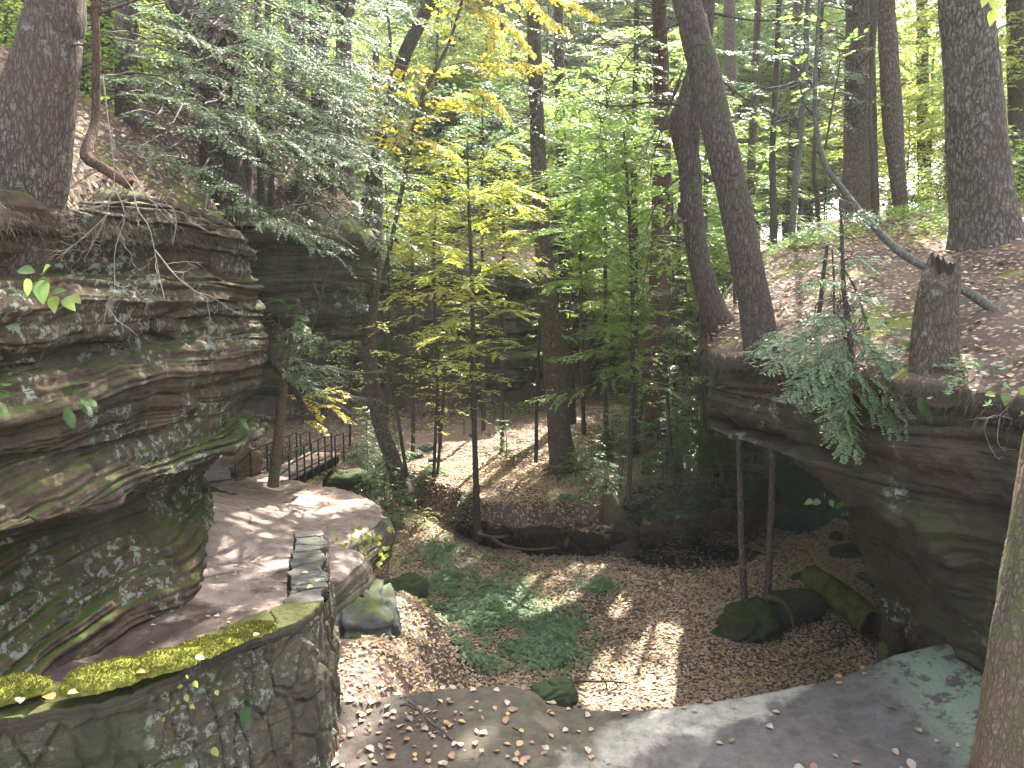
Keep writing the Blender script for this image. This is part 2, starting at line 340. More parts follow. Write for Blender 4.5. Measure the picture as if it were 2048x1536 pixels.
M['bank'] = m_plain("bank soil", (.018, .013, .01), (.05, .035, .026), 7, .95, 1.0, .05, .1)
M['shade_dark_mud'] = m_plain("shade-darkened wet earth", (.008, .007, .006), (.018, .014, .011), 3, .35, .5, .02, .5)  # near-black colour stands in for the shade under the bank
def _pathm():
    t = NT("worn sandstone path"); co = t.coord(); n = t.noise(co, .55, 6, .6, .4); y = t.sepz(co, 1)
    rockc = t.ramp(t.noise(co, 1.6, 5, .6), [(.3, (.24, .182, .158)), (.7, (.37, .29, .25))]); dirt = t.ramp(t.noise(co, 9, 6, .7), [(.3, (.032, .022, .02)), (.7, (.075, .053, .046))])
    near = t.math('MULTIPLY_ADD', y, -.115, 1.5)
    d = t.ramp(t.math('ADD', t.math('MULTIPLY', n, .9), t.math('MULTIPLY', near, .5)), [(.55, 0.0), (.64, .95)])
    n5 = t.noise(co, 5, 7, .68, .3); c = t.mix(d, rockc, dirt); c = t.mix(t.ramp(n5, [(.3, .6), (.52, 0.0)]), c, (.05, .036, .032))
    w2 = t.noise(co, 1.3, 3); cr_ = t.voro(t.coord((.55, .8, .5)), .9, 'DISTANCE_TO_EDGE'); c = t.mix(t.math('MULTIPLY', t.ramp(cr_, [(.0, .8), (.018, 0.0)]), t.ramp(w2, [(.5, 0.0), (.55, 1.0)])), c, (.03, .022, .02))
    h = t.noise(co, 40, 5, .7); return t.done(c, .9, t.bump(h, .6, .012, t.bump(n5, .6, .06)), .2)
M['path'] = _pathm()
M['shelf'] = m_rock("shelf rock", [(.07, .055, .035), (.15, .12, .085), (.26, .22, .17)], moss=0.18, lichen=.15, stain=.3, green=.3)
M['trail'] = m_plain("dirt trail", (.12, .085, .07), (.2, .145, .12), 5, .95, .4, .01, .1)
def _slabm():
    t = NT("weathered slab"); co = t.coord(); x, y = t.sepz(co, 0), t.sepz(co, 1)
    n1 = t.noise(co, 1.1, 7, .62, .5); n2 = t.noise(co, 5.5, 7, .7); n3 = t.noise(co, 24, 5, .7)
    dirt = t.ramp(n3, [(.3, (.045, .035, .028)), (.7, (.095, .075, .058))])
    pale = t.ramp(n2, [(.33, (.16, .145, .12)), (.5, (.29, .27, .225)), (.7, (.38, .355, .3))])
    grey = t.ramp(n2, [(.3, (.065, .057, .052)), (.7, (.14, .125, .115))])
    olive = t.ramp(n2, [(.3, (.045, .038, .026)), (.7, (.115, .1, .07))])
    # pale middle band, grey to the right, olive and dirt to the left
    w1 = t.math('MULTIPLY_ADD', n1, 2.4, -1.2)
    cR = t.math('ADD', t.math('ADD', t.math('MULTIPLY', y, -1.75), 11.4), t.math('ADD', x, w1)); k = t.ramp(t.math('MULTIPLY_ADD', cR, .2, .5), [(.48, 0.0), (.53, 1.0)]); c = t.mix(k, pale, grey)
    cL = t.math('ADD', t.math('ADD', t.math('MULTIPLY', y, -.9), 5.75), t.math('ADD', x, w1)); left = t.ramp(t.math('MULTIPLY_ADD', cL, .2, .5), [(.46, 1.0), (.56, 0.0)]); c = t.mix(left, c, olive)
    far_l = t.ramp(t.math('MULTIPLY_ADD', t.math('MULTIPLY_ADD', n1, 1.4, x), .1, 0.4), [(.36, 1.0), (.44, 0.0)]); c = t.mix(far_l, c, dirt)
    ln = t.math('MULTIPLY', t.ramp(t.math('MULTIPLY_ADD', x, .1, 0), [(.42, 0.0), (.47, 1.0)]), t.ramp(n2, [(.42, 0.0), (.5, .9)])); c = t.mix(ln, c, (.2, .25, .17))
    c = t.mix(t.ramp(n3, [(.3, .35), (.5, 0.0)]), c, (.05, .045, .04))
    return t.done(c, .85, t.bump(n3, .5, .012, t.bump(n2, .5, .03)), .25)
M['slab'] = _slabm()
M['wood'] = m_plain("weathered plank", (.22, .19, .16), (.38, .33, .29), 14, .85, .4, .01)
M['deckwood'] = m_plain("bridge plank", (.2, .15, .12), (.3, .23, .19), 14, .85, .4, .01)
M['rail'] = m_plain("dark green paint", (.006, .02, .016), (.01, .03, .024), 6, .4, .1, .002, .5)
M['logm'] = m_bark("mossy log", (.06, .065, .028), (.17, .17, .07), moss=.8, mossc=(.13, .15, .035))
M['rot'] = m_plain("rotten wood", (.012, .009, .007), (.05, .034, .024), 12, .95, .8, .03, .1)
M['post'] = m_plain("grey post", (.16, .13, .1), (.28, .23, .18), 12, .9, .3, .005)
BK = {}
BK['hem'] = m_bark("hemlock bark", (.11, .084, .066), (.27, .22, .18), lichen=.2)
BK['hemdark'] = m_bark("dark hemlock bark", (.075, .058, .046), (.2, .16, .132), moss=.18)
BK['hemred'] = m_bark("reddish hemlock bark", (.085, .055, .041), (.21, .145, .112), red=(.16, .09, .064))
BK['oak'] = m_bark("deep furrowed bark", (.1, .082, .064), (.34, .285, .23), lichen=.35, sc_=.7, bumpd=.07)
BK['grey'] = m_bark("grey sapling bark", (.11, .105, .085), (.22, .21, .175), sc_=1.6, lichen=.3, bumpd=.01)
BK['mossy'] = m_bark("mossy bark", (.1, .085, .06), (.27, .225, .17), moss=.5, red=(.2, .12, .075), mossc=(.09, .105, .025))
BK['thin'] = m_bark("sapling bark", (.075, .063, .05), (.17, .145, .115), sc_=2, bumpd=.008)
BK['stump'] = m_bark("stump bark", (.1, .078, .055), (.27, .22, .165), lichen=.2, bumpd=.04)
BK['twig'] = m_plain("twig", (.045, .033, .026), (.1, .078, .062), 14, .9, .2)
BK['dead'] = m_plain("dead twig", (.14, .11, .085), (.3, .25, .2), 14, .9, .2)
LF = {}
LF['hem'] = m_leaf("hemlock needles", [(.06, .105, .05), (.1, .155, .07), (.145, .2, .09), (.085, .135, .065)], .45, .48, .28)
LF['hemsun'] = m_leaf("sunlit hemlock needles", [(.085, .14, .075), (.14, .205, .095), (.18, .25, .11)], .45, .4, .5)  # paler copy of the hemlock needles, sunlight put into the colour
LF['green'] = m_leaf("green beech leaves", [(.13, .21, .07), (.19, .29, .085), (.24, .34, .1), (.32, .37, .1)], .52, .42, .45)
LF['yg'] = m_leaf("yellow green leaves", [(.25, .32, .075), (.34, .4, .09), (.42, .43, .1), (.48, .41, .11)], .52, .45, .4)
LF['yel'] = m_leaf("yellow leaves", [(.38, .4, .09), (.48, .46, .1), (.52, .44, .11), (.55, .39, .1)], .52, .45, .4)
LF['bgsun'] = m_leaf("woodland leaves", [(.18, .26, .09), (.27, .35, .11), (.36, .4, .12), (.44, .42, .13)], .55, .45, .4)
LF['bgdeep'] = m_leaf("deep woodland needles", [(.08, .13, .08), (.12, .185, .1), (.17, .24, .12)], .45, .45, .45)
LF['canopy'] = m_leaf("canopy leaves", [(.07, .13, .035), (.12, .2, .05)], .3, .5, .3)
LF['fern'] = m_leaf("fern fronds", [(.06, .13, .035), (.1, .19, .05)], .45, .5, .3)
LF['herb'] = m_leaf("herb leaves", [(.14, .21, .12), (.2, .29, .16), (.26, .34, .16), (.2, .27, .17)], .4, .5, .35)
LF['litter'] = m_leaf("fallen leaves", [(.2, .13, .09), (.45, .33, .24), (.54, .43, .34), (.28, .18, .12), (.58, .43, .17), (.4, .29, .23), (.52, .33, .13), (.56, .47, .4)], .12, .6, .3, tsat=1)
LF['litterbrown'] = m_leaf("brown fallen leaves", [(.17, .1, .065), (.3, .195, .13), (.4, .26, .12), (.26, .17, .125), (.44, .33, .24)], .12, .6, .3, tsat=1)
LF['litterpale'] = m_leaf("pale fallen leaves", [(.36, .24, .15), (.48, .37, .26), (.45, .3, .14), (.32, .18, .1)], .12, .55, .35, tsat=1)
LF['orange'] = m_leaf("orange fallen leaf", [(.6, .2, .04), (.55, .16, .03)], .15, .5, .4, tsat=1)
# ------------------------------------------------------------------ terrain functions
rng = np.random.default_rng(7)
ZV = -7.0
def poly_sd(poly, x, y):                # signed distance, inside positive
    poly = np.asarray(poly, float); d = np.full(np.shape(x), 1e9); ins = np.zeros(np.shape(x), bool)
    for (x0, y0), (x1, y1) in zip(poly, np.roll(poly, -1, 0)):
        ex, ey = x1 - x0, y1 - y0; t = np.clip(((x - x0) * ex + (y - y0) * ey) / (ex * ex + ey * ey + 1e-12), 0, 1)
        d = np.minimum(d, np.hypot(x - x0 - t * ex, y - y0 - t * ey))
        c = ((y0 > y) != (y1 > y)) & (x < (x1 - x0) * (y - y0) / (y1 - y0 + 1e-12) + x0); ins ^= c
    return np.where(ins, d, -d)
BANKPX = [(700, 950), (760, 985), (810, 1012), (870, 1045), (950, 1088), (1080, 1096), (1200, 1100), (1270, 1088), (1400, 1075), (1500, 1062), (1560, 1020), (1570, 985)]
MOUND = [tuple(PZ(a, b, ZV)[:2]) for a, b in BANKPX] + [(10.5, 30), (11, 38), (-12, 38), (-12, 29), (-7.6, 26.5), (-5.6, 24.8)]
def XR(y):                              # rim of the left plateau
    return np.interp(y, [0, 6, 7, 10, 13, 13.8, 15, 16.5, 18, 19.2, 20.2, 21.2, 22.5, 25, 30, 40], [-5.2, -4.9, -4.75, -4.75, -4.6, -5.0, -6.6, -6.6, -4.9, -3.7, -3.5, -4.0, -6.5, -12, -14, -16])
def HL(x, y):
    d = XR(y) - x; p = xyz(x, y)
    z = np.interp(d, [-.3, 0, .35, .9, 1.8, 3, 6, 15, 40], [.45, .62, 1.2, 1.75, 2.4, 3.3, 4.9, 6.5, 8]) + np.interp(y, [12, 18, 30], [0, .35, .3])
    return z + .16 * fbm(p * .9, 4, 31) * sstep(.1, .6, d) + .05 * fbm(p * 4, 3, 32)
def dright(x, y):
    d1 = (x - 4.77) * .925 + (y - 7.2) * .38; d2 = (x - (2.95 + .26 * (y - 11.5)))
    return np.minimum(d1, d2 * 3)
def HR(x, y):
    d = dright(x, y); p = xyz(x, y)
    return np.interp(d, [-.3, 0, 1, 2, 4, 8.5, 15, 30, 60], [-1.25, -1.12, -.66, -.22, .45, 1.4, 2.0, 2.6, 3.5]) + .14 * fbm(p * .7, 4, 41) * sstep(.1, .8, d) + .04 * fbm(p * 3.5, 3, 42)
def G(x, y):
    x, y = np.broadcast_arrays(np.asarray(x, float), np.asarray(y, float)); p = xyz(x, y)
    z = ZV + .05 * np.clip(y - 21, 0, 40) + .1 * fbm(p * .35, 3, 3) + .035 * fbm(p * 2.2, 3, 4)
    sd = poly_sd(MOUND, x, y) + .18 * fbm(p * 1.3, 3, 5)
    px = x / np.maximum(y, .1) * FPX + 1024
    und = sstep(1230, 1300, px) * sstep(1560, 1500, px) * sstep(23, 21, y)      # the bank over the dark hollow is undercut: its foot lies further back
    top = .95 + np.interp(sd, [0, 6, 12], [0, .42, .6])
    z = np.where(sd > -1, np.maximum(z, ZV + .02) * (1 - sstep(.0, .6, sd - und * 1.1)) + (ZV + top + .09 * fbm(p * .8, 3, 6)) * sstep(.0, .6, sd - und * 1.1), z)
    z = z - .16 * und * sstep(.4, -.6, sd) * sstep(-3.2, -1.2, sd)
    # rubble bank on the outer side of the stone wall
    z = z + 1.55 * sstep(-.35, -2.0, x) * sstep(15.2, 12.6, y) + .5 * sstep(-.2, -1.2, x) * sstep(11.5, 9.6, y)
    # hill behind the far cliff, and rising ground up the ravine
    hc = sstep(32.3, 33.0, y - .06 * x) * sstep(3.2 + (y - 32) * .12, .8 + (y - 32) * .02, x)
    z = z * (1 - hc) + hc * (.25 + .34 * np.clip(y - 33, 0, 60) ** .95 + .5 * fbm(p * .2, 3, 8))
    z = z + .13 * np.clip(y - 40, 0, 80) * (1 - hc)
    return z
def ground_z(x, y):                     # top surface used for planting
    x, y = np.asarray(x, float), np.asarray(y, float); z = G(x, y)
    z = np.where((dright(x, y) > .05) & (y > 6), np.maximum(z, HR(x, y)), z)
    return np.where((XR(y) - x > .05) & (y < 60), np.maximum(z, HL(x, y)), z)

xs = np.r_[np.linspace(-60, -13, 40), np.linspace(-12.8, 11, 240), np.linspace(11.3, 70, 50)]
ys = np.r_[np.linspace(-8, 5.8, 12), np.linspace(6, 35, 270), np.linspace(35.4, 130, 90)]
X, Y = np.meshgrid(xs, ys, indexing='ij'); s = Soup(); s.grid(xyz(X, Y, G(X, Y)), flip=True); struct("ground", s, M['ground'])

# plateaus above the cliffs: sheets from the rim inwards
def plateau(name, rim, tgt, H, nv=150):
    rim, tgt = np.asarray(rim, float), np.asarray(tgt, float); v = np.linspace(0, 1, nv) ** 2.1
    P = rim[:, None, :] + (tgt - rim)[:, None, :] * v[None, :, None]; z = H(P[..., 0], P[..., 1])
    P = xyz(P[..., 0], P[..., 1], z)
    # ragged soil lip curling over the rock
    lip = np.stack([P[:, 0] + np.c_[0 * rim, -.10 - .09 * (1 + vn(xyz(rim[:, 0] * 3, rim[:, 1] * 3, 0), 77))]] * 1, 1)
    return np.concatenate([lip, P], 1)
yy = np.r_[np.linspace(3.5, 13.2, 150), np.linspace(13.3, 24, 170), np.linspace(24.2, 75, 60)]
jit = .09 * fbm(xyz(yy * 2.2, 0, 0), 3, 50)
rimL = np.c_[XR(yy) + jit, yy]; tgtL = np.c_[np.full(len(yy), -70.0), yy + (yy - 12) * .5]
s = Soup(); s.grid(plateau("hillside", rimL, tgtL, HL), flip=True); struct("hillside", s, M['hill'])
fr = np.linspace(0, 1, 130); front = np.array([6.3, 3.5]) + fr[:, None] * (np.array([3.02, 11.35]) - np.array([6.3, 3.5]))
bk = np.linspace(11.5, 80, 170); flank = np.c_[2.95 + .26 * (bk - 11.5), bk]
corner = np.array([[2.9, 11.5], [2.9, 11.62]])
rimR = np.r_[front, flank]; rimR = rimR + .09 * np.c_[fbm(xyz(rimR[:, 0] * 2, rimR[:, 1] * 2, 0), 3, 60), fbm(xyz(rimR[:, 0] * 2, rimR[:, 1] * 2, 4), 3, 61)]
tgtR = np.r_[np.c_[np.full(130, 80.0), np.linspace(-8, 40, 130)], np.c_[np.full(170, 85.0), np.linspace(41, 120, 170)]]
s = Soup(); s.grid(plateau("hillside", rimR, tgtR, HR)); struct("hillside", s, M['hill'])

# ------------------------------------------------------------------ left cliff
# ledge-edge line X_e(Y), rows given as picture heights at known depths
YS = [5.2, 7.0, 8.6, 10.4, 12.3, 13.5]; XE = [-4.75, -4.62, -4.58, -4.45, -4.33, -4.36]
ROW = [  # heights (px rows at each station), inward offsets
    ([375, 385, 378, 385, 425, 462], [.45, .40, .38, .38, .36, .30]),
    ([400, 400, 392, 402, 440, 485], [.22, .2, .2, .2, .2, .2]),
    ([470, 455, 440, 435, 465, 510], [.18, .16, .15, .17, .18, .12]),
    ([560, 536, 512, 498, 500, 525], [.46, .44, .42, .38, .3, .2]),
    ([590, 566, 540, 520, 520, 545], [.40, .38, .36, .36, .26, .1]),
    ([660, 630, 600, 575, 560, 580], [.24, .2, .2, .18, .1, .0]),
    ([740, 705, 672, 640, 600, 610], [.26, .22, .2, .16, .12, .04]),
    ([800, 755, 725, 680, 640, 640], [.52, .50, .46, .40, .26, .12]),
    ([840, 790, 752, 715, 680, 670], [.34, .32, .26, .18, .1, .02]),
    ([900, 850, 805, 765, 722, 712], [.3, .26, .22, .14, .04, .0]),
    ([970, 910, 870, 825, 780, 758], [.42, .40, .36, .3, .2, .12]),
    ([1010, 945, 905, 860, 815, 795], [.5, .46, .4, .3, .24, .2]),
    ([1080, 1020, 960, 905, 852, 832], [.12, .1, .08, .08, .1, .14]),
    ([1130, 1064, 1005, 938, 880, 862], [.0, .0, .0, .0, .0, .04]),
    ([1150, 1085, 1030, 958, 893, 878], [.5, .5, .45, .35, .3, .3]),
    ([1180, 1110, 1060, 985, 915, 900], [1.0, 1.05, 1.0, .8, .6, .6]),
    ([1260, 1190, 1110, 1050, 960, 930], [1.1, 1.15, 1.0, .75, .9, .9]),
    ([1330, 1270, 1180, 1110, 990, 945], [.7, .75, .6, .35, 1.0, 1.1]),
    ([1400, 1330, 1235, 1165, 1010, 960], [.4, .45, .3, .0, .8, 1.1]),
    ([1480, 1400, 1300, 1215, 1020, 970], [.3, .3, .22, .02, .7, 1.1]),
    ([1560, 1500, 1400, 1290, 1060, 990], [.25, .25, .2, .15, .7, 1.1]),
    ([1700, 1650, 1540, 1420, 1150, 1100], [.3, .3, .2, .05, .8, 1.1])]
def zpx(py, Y, X): return PY(X / Y * FPX + 1024, py, Y)[2]
net = []
for k in range(6):
    net.append([[XE[k] - o[k], YS[k], zpx(p[k], YS[k], XE[k])] for p, o in ROW])
net.insert(0, [[a[0] - .4, 3.0, a[2] * 1.0] for a in net[0]])
net.append([[a[0] - .55, 14.3, a[2]] for a in net[-1]]); net.append([[-6.7, 15.2, a[2]] for a in net[-1]]); net.append([[-9, 15.6, a[2]] for a in net[-1]])
P = loft(net, 420, 560)
fd = np.ones(P.shape[:2]); P = rockify(P, -1, 11, .1, .13, dip=(0, .02), fine=.022)
s = Soup(); s.grid(P, flip=False)
solo("rock_cliff", s, M['cliff'], "tall layered sandstone cliff streaked with pale lichen, overhanging the path at the left", "cliff", origin=(0, 0, 0))

# second outcrop behind it
st = [(-7.5, 17.2), (-6.2, 17.6), (-5.0, 18.2), (-4.1, 19.0), (-3.45, 20.0), (-3.75, 21.2), (-5.2, 22.2), (-9, 23)]
rows = [(.98, .12), (.75, .0), (.45, .02), (.3, .2), (.1, .02), (-.2, .0), (-.5, .22), (-.7, .28), (-1.0, .42), (-1.25, .7), (-1.6, .95), (-2.0, 1.5), (-2.6, 2.2), (-3.6, 2.7), (-5.8, 2.6)]
FR = np.interp([-z for z, o in rows], [-1, 1.0, 1.25, 1.6, 2.0, 2.6, 3.6, 6], [0, .02, .1, .24, .5, .78, .92, .92])
net = [[[x - min(o, .5) * (.6 if i > 2 else .1) + (-10.5 - x) * f, y + min(o, .5) * (.8 if i < 4 else -.6) + (27.5 - y) * f, z + .25 * min(0, x + 4.2) * (.2 if z > 0 else -.05)] for (z, o), f in zip(rows, FR)] for i, (x, y) in enumerate(st)]
P = rockify(loft(net, 260, 260), -1, 21, .1, .13, fine=.03)
s = Soup(); s.grid(P); solo("rock_outcrop", s, M['outcrop'], "dark jutting sandstone outcrop topped with leaf mould, behind the tall left cliff", "rock", origin=(0, 0, 0))

# far cliff across the ravine
st = [(-20, 28.5), (-14, 29.6), (-9, 30.6), (-5.5, 31.2), (-2.5, 31.3), (.2, 31.5), (1.6, 32.2), (2.6, 34.0), (3.0, 37), (3.6, 42)]
rows = [(.45, .9), (.1, .3), (-.35, .1), (-.8, .7), (-1.0, 1.1), (-1.2, .35), (-1.7, .15), (-2.2, .25), (-2.4, .7), (-2.7, .1), (-3.2, -.15), (-3.5, .3), (-3.75, .5), (-4.0, .1), (-4.45, .1), (-4.7, .9), (-5.0, 1.6), (-5.5, 1.8), (-6.3, 1.8)]
net = []
for i, (x, y) in enumerate(st):
    b = min(max((x + 1) * .5, 0), 1); nx, ny = (0.15, 1) if i < 5 else ((-.5, .85) if i < 7 else (-1, .1))
    wv = .35 * sin(i * 2.3); net.append([[x + nx * (o + wv), y + ny * (o + wv), z] for z, o in rows])
P = rockify(loft(net, 420, 240), -1, 33, .2, .25, fine=.04)
s = Soup(); s.grid(P); solo("rock_cliff", s, M['far'], "shadowy dark sandstone cliff with deep horizontal ledges across the ravine behind the trail", "cliff", origin=(0, 0, 0))

# ------------------------------------------------------------------ right overhang
def W(px, py, Y): return PY(px, py, Y)
rows = []
# stations from out of frame right, along the front to the tip, then round the back
A = [[6.9, 2.2], [5.35, 5.8], [4.72, 7.3], [4.25, 8.4], [3.72, 9.7], [3.22, 10.9], [3.08, 11.6], [3.5, 12.8], [4.6, 15.5], [7, 20]]
NRM = [(-.9, -.4), (-.92, -.38), (-.92, -.38), (-.92, -.38), (-.92, -.38), (-.95, -.3), (-1, .05), (-.97, .25), (-.97, .25), (-.97, .25)]
# z rows and outward offset per station
Zr = [-1.2, -1.32, -1.42, -1.55, -1.75, -1.95, -2.1, -2.2, -2.3, -2.45, -2.7, -3.0, -3.4, -3.9, -4.5, -5.1, -5.8, -6.6, -7.4]
OUT = {
 0: [-.1, .0, -.02, .03, .05, .05, .0, -.05, .0, .02, .0, -.1, -.15, -.15, -.2, -.3, -.4, -.5, -.6],
 2: [-.1, .0, -.05, .02, .05, .05, .0, -.03, .0, .03, .02, -.1, -.25, -.45, -.65, -.85, -1.0, -1.1, -1.2],
 3: [-.1, .0, -.08, .02, .05, .05, .0, -.05, .02, .05, .0, -.35, -.6, -.85, -1.05, -1.3, -1.5, -1.7, -1.9],
 4: [-.1, .0, -.08, .02, .05, .03, -.02, -.3, .05, -.02, -.5, -.85, -1.35, -1.7, -2.0, -2.3, -2.6, -2.8, -3.0],
 5: [-.12, .02, -.1, .02, .03, .0, -.12, -.6, .02, -.6, -1.5, -1.8, -2.0, -2.2, -2.5, -2.8, -3.0, -3.2, -3.4],
 6: [-.12, .0, -.1, .02, .03, -.02, -.15, -.75, .05, -.9, -2.0, -2.3, -2.5, -2.6, -2.8, -2.9, -3.0, -3.2, -3.4],
 7: [-.1, .0, -.1, .02, .03, -.02, -.15, -.4, -.1, -.9, -1.8, -2.0, -2.1, -2.1, -2.4, -2.6, -3.0, -3.2, -3.4]}
OUT[1] = OUT[0]; OUT[8] = OUT[7]; OUT[9] = OUT[7]
net = []
for i, ((x, y), (nx, ny)) in enumerate(zip(A, NRM)):
    dz = {5: -.0, 6: .0}.get(i, 0.0)
    net.append([[x + nx * o, y + ny * o, z * (1 + .0 * i) + dz] for z, o in zip(Zr, OUT[i])])
P = loft(net, 420, 440); P = rockify(P, 1, 44, .055, .2, dip=(-.10, .0), fine=.03)
s = Soup(); s.grid(P, flip=True)
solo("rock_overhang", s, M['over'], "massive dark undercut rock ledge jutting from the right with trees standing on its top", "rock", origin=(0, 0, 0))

# ------------------------------------------------------------------ path and rock shelf
PTH = np.array([(-5.4, 5.25, -4.3), (-4.0, 5.75, -4.3), (-3.3, 6.1, -4.3), (-2.9, 6.65, -4.3), (-2.42, 7.3, -4.3), (-2.36, 7.9, -4.32), (-2.55, 8.7, -4.36), (-2.8, 9.9, -4.42), (-2.76, 10.6, -4.46), (-2.6, 11.5, -4.52), (-2.52, 12.6, -4.62)])
RIM = [PZ(a, b, z) for a, b, z in [(672, 1090, -4.75), (715, 1068, -4.85), (752, 1047, -4.92), (768, 1022, -5.0), (752, 1000, -5.08), (712, 985, -5.15), (660, 972, -5.25), (610, 960, -5.35), (560, 949, -5.45), (520, 935, -5.5), (480, 918, -5.5), (430, 898, -5.5)]]
RIM = resample(np.r_[PTH, np.array(RIM)], 300)
def HP(x, y):
    z = np.interp(y, RIM[:, 1], RIM[:, 2]) if np.all(np.diff(RIM[:, 1]) > 0) else np.interp(y, np.maximum.accumulate(RIM[:, 1]), RIM[:, 2])
    p = xyz(x, y); d = .5 * np.clip(-2.9 - x - .12 * (y - 8), 0, 3) ** 1.3 * .35 * sstep(11, 13, y) * sstep(18, 15, y)
    led = .05 * sstep(-.02, .06, fbm(p * xyz(.7, .45, 1), 3, 90))
    return z + d + .05 * fbm(p * .8, 4, 70) + .035 * fbm(p * 2.1, 4, 72) + .016 * fbm(p * 7, 3, 71) + led
v = np.linspace(0, 1, 170); inl = np.stack([np.minimum(RIM[:, 0] - 2.8, -6.2), RIM[:, 1] - .3], -1)
Q = RIM[:, None, :2] * (1 - v[None, :, None]) + inl[:, None, :] * v[None, :, None]
z = HP(Q[..., 0], Q[..., 1]) - .13 * np.exp(-v * 3.4 / .16)[None, :]
s = Soup(); s.grid(xyz(Q[..., 0], Q[..., 1], z)); struct("path", s, M['path'])
# side of the shelf
T = nrm(np.gradient(RIM, axis=0)); ON = nrm(np.stack([T[:, 1], -T[:, 0], 0 * T[:, 0]], -1))
zr0 = z[:, 0]; base = xyz(RIM[:, 0], RIM[:, 1], zr0)
prof = [(-.02, .015), (.07, -.1), (.13, -.25), (.16, -.45), (.08, -.62), (.12, -.8), (-.12, -.95), (-.5, -1.1), (-.75, -1.4), (-.8, -2.8)]
k = sstep(10.5, 13.2, RIM[:, 1])[:, None]
net = np.stack([base + ON * (o * (.25 + 1.1 * k)) + np.array([0, 0, dz]) for o, dz in prof], 1)[::4]
P = rockify(loft(net, 260, 130), -1, 55, .035, .1, fine=.02, fade=np.linspace(0, 1, 130)[None, :] ** .4)
s = Soup(); s.grid(P, flip=False); solo("rock_shelf", s, M['shelf'], "rounded pale sandstone shelf carrying the path towards the footbridge", "rock", origin=(0, 0, 0))

# ------------------------------------------------------------------ foreground slab
edge = [(600, 1402), (690, 1392), (800, 1376), (900, 1366), (1000, 1362), (1060, 1372), (1105, 1398), (1180, 1410), (1300, 1408), (1420, 1392), (1520, 1376), (1620, 1358), (1720, 1345), (1830, 1336), (1960, 1322), (2120, 1320)]
ez = [-4.85, -4.82, -4.8, -4.78, -4.78, -4.8, -4.88, -4.9, -4.88, -4.85, -4.82, -4.8, -4.78, -4.75, -4.6, -4.4]
E = resample(np.array([PZ(a, b, z) for (a, b), z in zip(edge, ez)]), 300)
vv = np.linspace(0, 1, 150); nearp = np.stack([E[:, 0] * .42 + .2, np.full(len(E), 2.0), E[:, 2]], -1)
S_ = E[:, None, :] * (1 - vv[None, :, None] ** 1.3) + nearp[:, None, :] * vv[None, :, None] ** 1.3
x, y = S_[..., 0], S_[..., 1]; p = xyz(x, y)
zz = S_[..., 2] + .06 * fbm(p * .7, 4, 80) + .014 * fbm(p * 5, 4, 81) - .1 * np.exp(-vv * 5.5 / .12)[None, :] + .35 * sstep(3.6, 5.2, x) * sstep(6.5, 9, y)
zz = zz - .12 * sstep(-.2, -1.2, x) * sstep(0.03, .12, vv)[None, :]
top = xyz(x, y, zz)
def SLABZ(x_, y_):
    i = np.argmin((E[:, 0] / E[:, 1] - x_ / y_) ** 2); j = np.argmin((S_[i, :, 1] - y_) ** 2); return zz[i, j]
skirt = [top[:, 0] + np.array([0, o, dz]) for o, dz in [(-.5, -2.4), (-.3, -1.4), (.12, -.8), (.2, -.45), (.16, -.2), (.07, -.06)]]
s = Soup(); s.grid(np.concatenate([np.stack(skirt, 1), top], 1))
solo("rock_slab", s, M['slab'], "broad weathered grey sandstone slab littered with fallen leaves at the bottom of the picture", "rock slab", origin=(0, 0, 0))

# ------------------------------------------------------------------ stone wall
near = [(-5.6, 5.3), (-4.3, 5.85), (-3.4, 6.35), (-2.6, 6.95), (-2.05, 7.35)]
C0 = resample(np.array([(*q, 0) for q in near]), 200)[:, :2]
fare = np.array([(-1.93, 7.3), (-1.98, 8.2), (-2.16, 9.2), (-2.36, 10.35)])
C1 = resample(np.c_[fare, 0 * fare[:, 0]], 160)[:, :2]
zt0 = np.interp(np.arange(200), [0, 60, 120, 170, 199], [-3.34, -3.3, -3.28, -3.25, -3.2]); zt1 = np.interp(np.arange(160), [0, 50, 159], [-3.2, -3.3, -3.46])
wl = thing("stone_wall", "mossy rubble stone wall that bends along the outer edge of the path", "wall", (-2.0, 7.35, -5.0))
def wall_face(C, zt, side, hgt, seed, th=.19, cs=(.17, .3), amp=.07):
    d = nrm(np.gradient(C, axis=0)); n = np.stack([d[:, 1], -d[:, 0]], -1) * side; L = np.r_[0, np.cumsum(np.linalg.norm(np.diff(C, axis=0), axis=1))]
    nvv = 260; h = np.linspace(0, 1, nvv); z = zt[:, None] - .05 - h[None, :] * hgt; u = L[:, None] + 0 * z
    wu = u + .05 * fbm(xyz(u * 3, z * 3, 1), 3, seed); wz = z + .06 * fbm(xyz(u * 3, z * 3, 7), 3, seed)
    f1, f2, idd = worley(wu / cs[0], wz / cs[1], seed); edge_ = f2 - f1
    o = th + amp * (sstep(0, .14, edge_) * (.35 + 1.2 * idd) - .6) + .06 * fbm(xyz(u * 4.5, z * 1.6, 2), 5, seed + 1, .6) + .022 * fbm(xyz(u * 26, z * 7, 3), 4, seed + 2) - .05 * np.clip(1 - np.abs(vn(xyz(u * 5, z * 1.4, 8), seed + 7)) * 6, 0, 1) + .10 * h[None, :]
    P = np.zeros(z.shape + (3,)); P[..., :2] = C[:, None, :] + n[:, None, :] * o[..., None]; P[..., 2] = z; return P
OC = np.array([(-5.4, 4.95), (-4.6, 5.3), (-3.96, 5.57), (-3.25, 5.88), (-2.85, 6.38), (-2.5, 6.82), (-2.22, 7.12), (-2.12, 7.38), (-2.16, 7.8), (-2.38, 8.65), (-2.67, 9.87)])
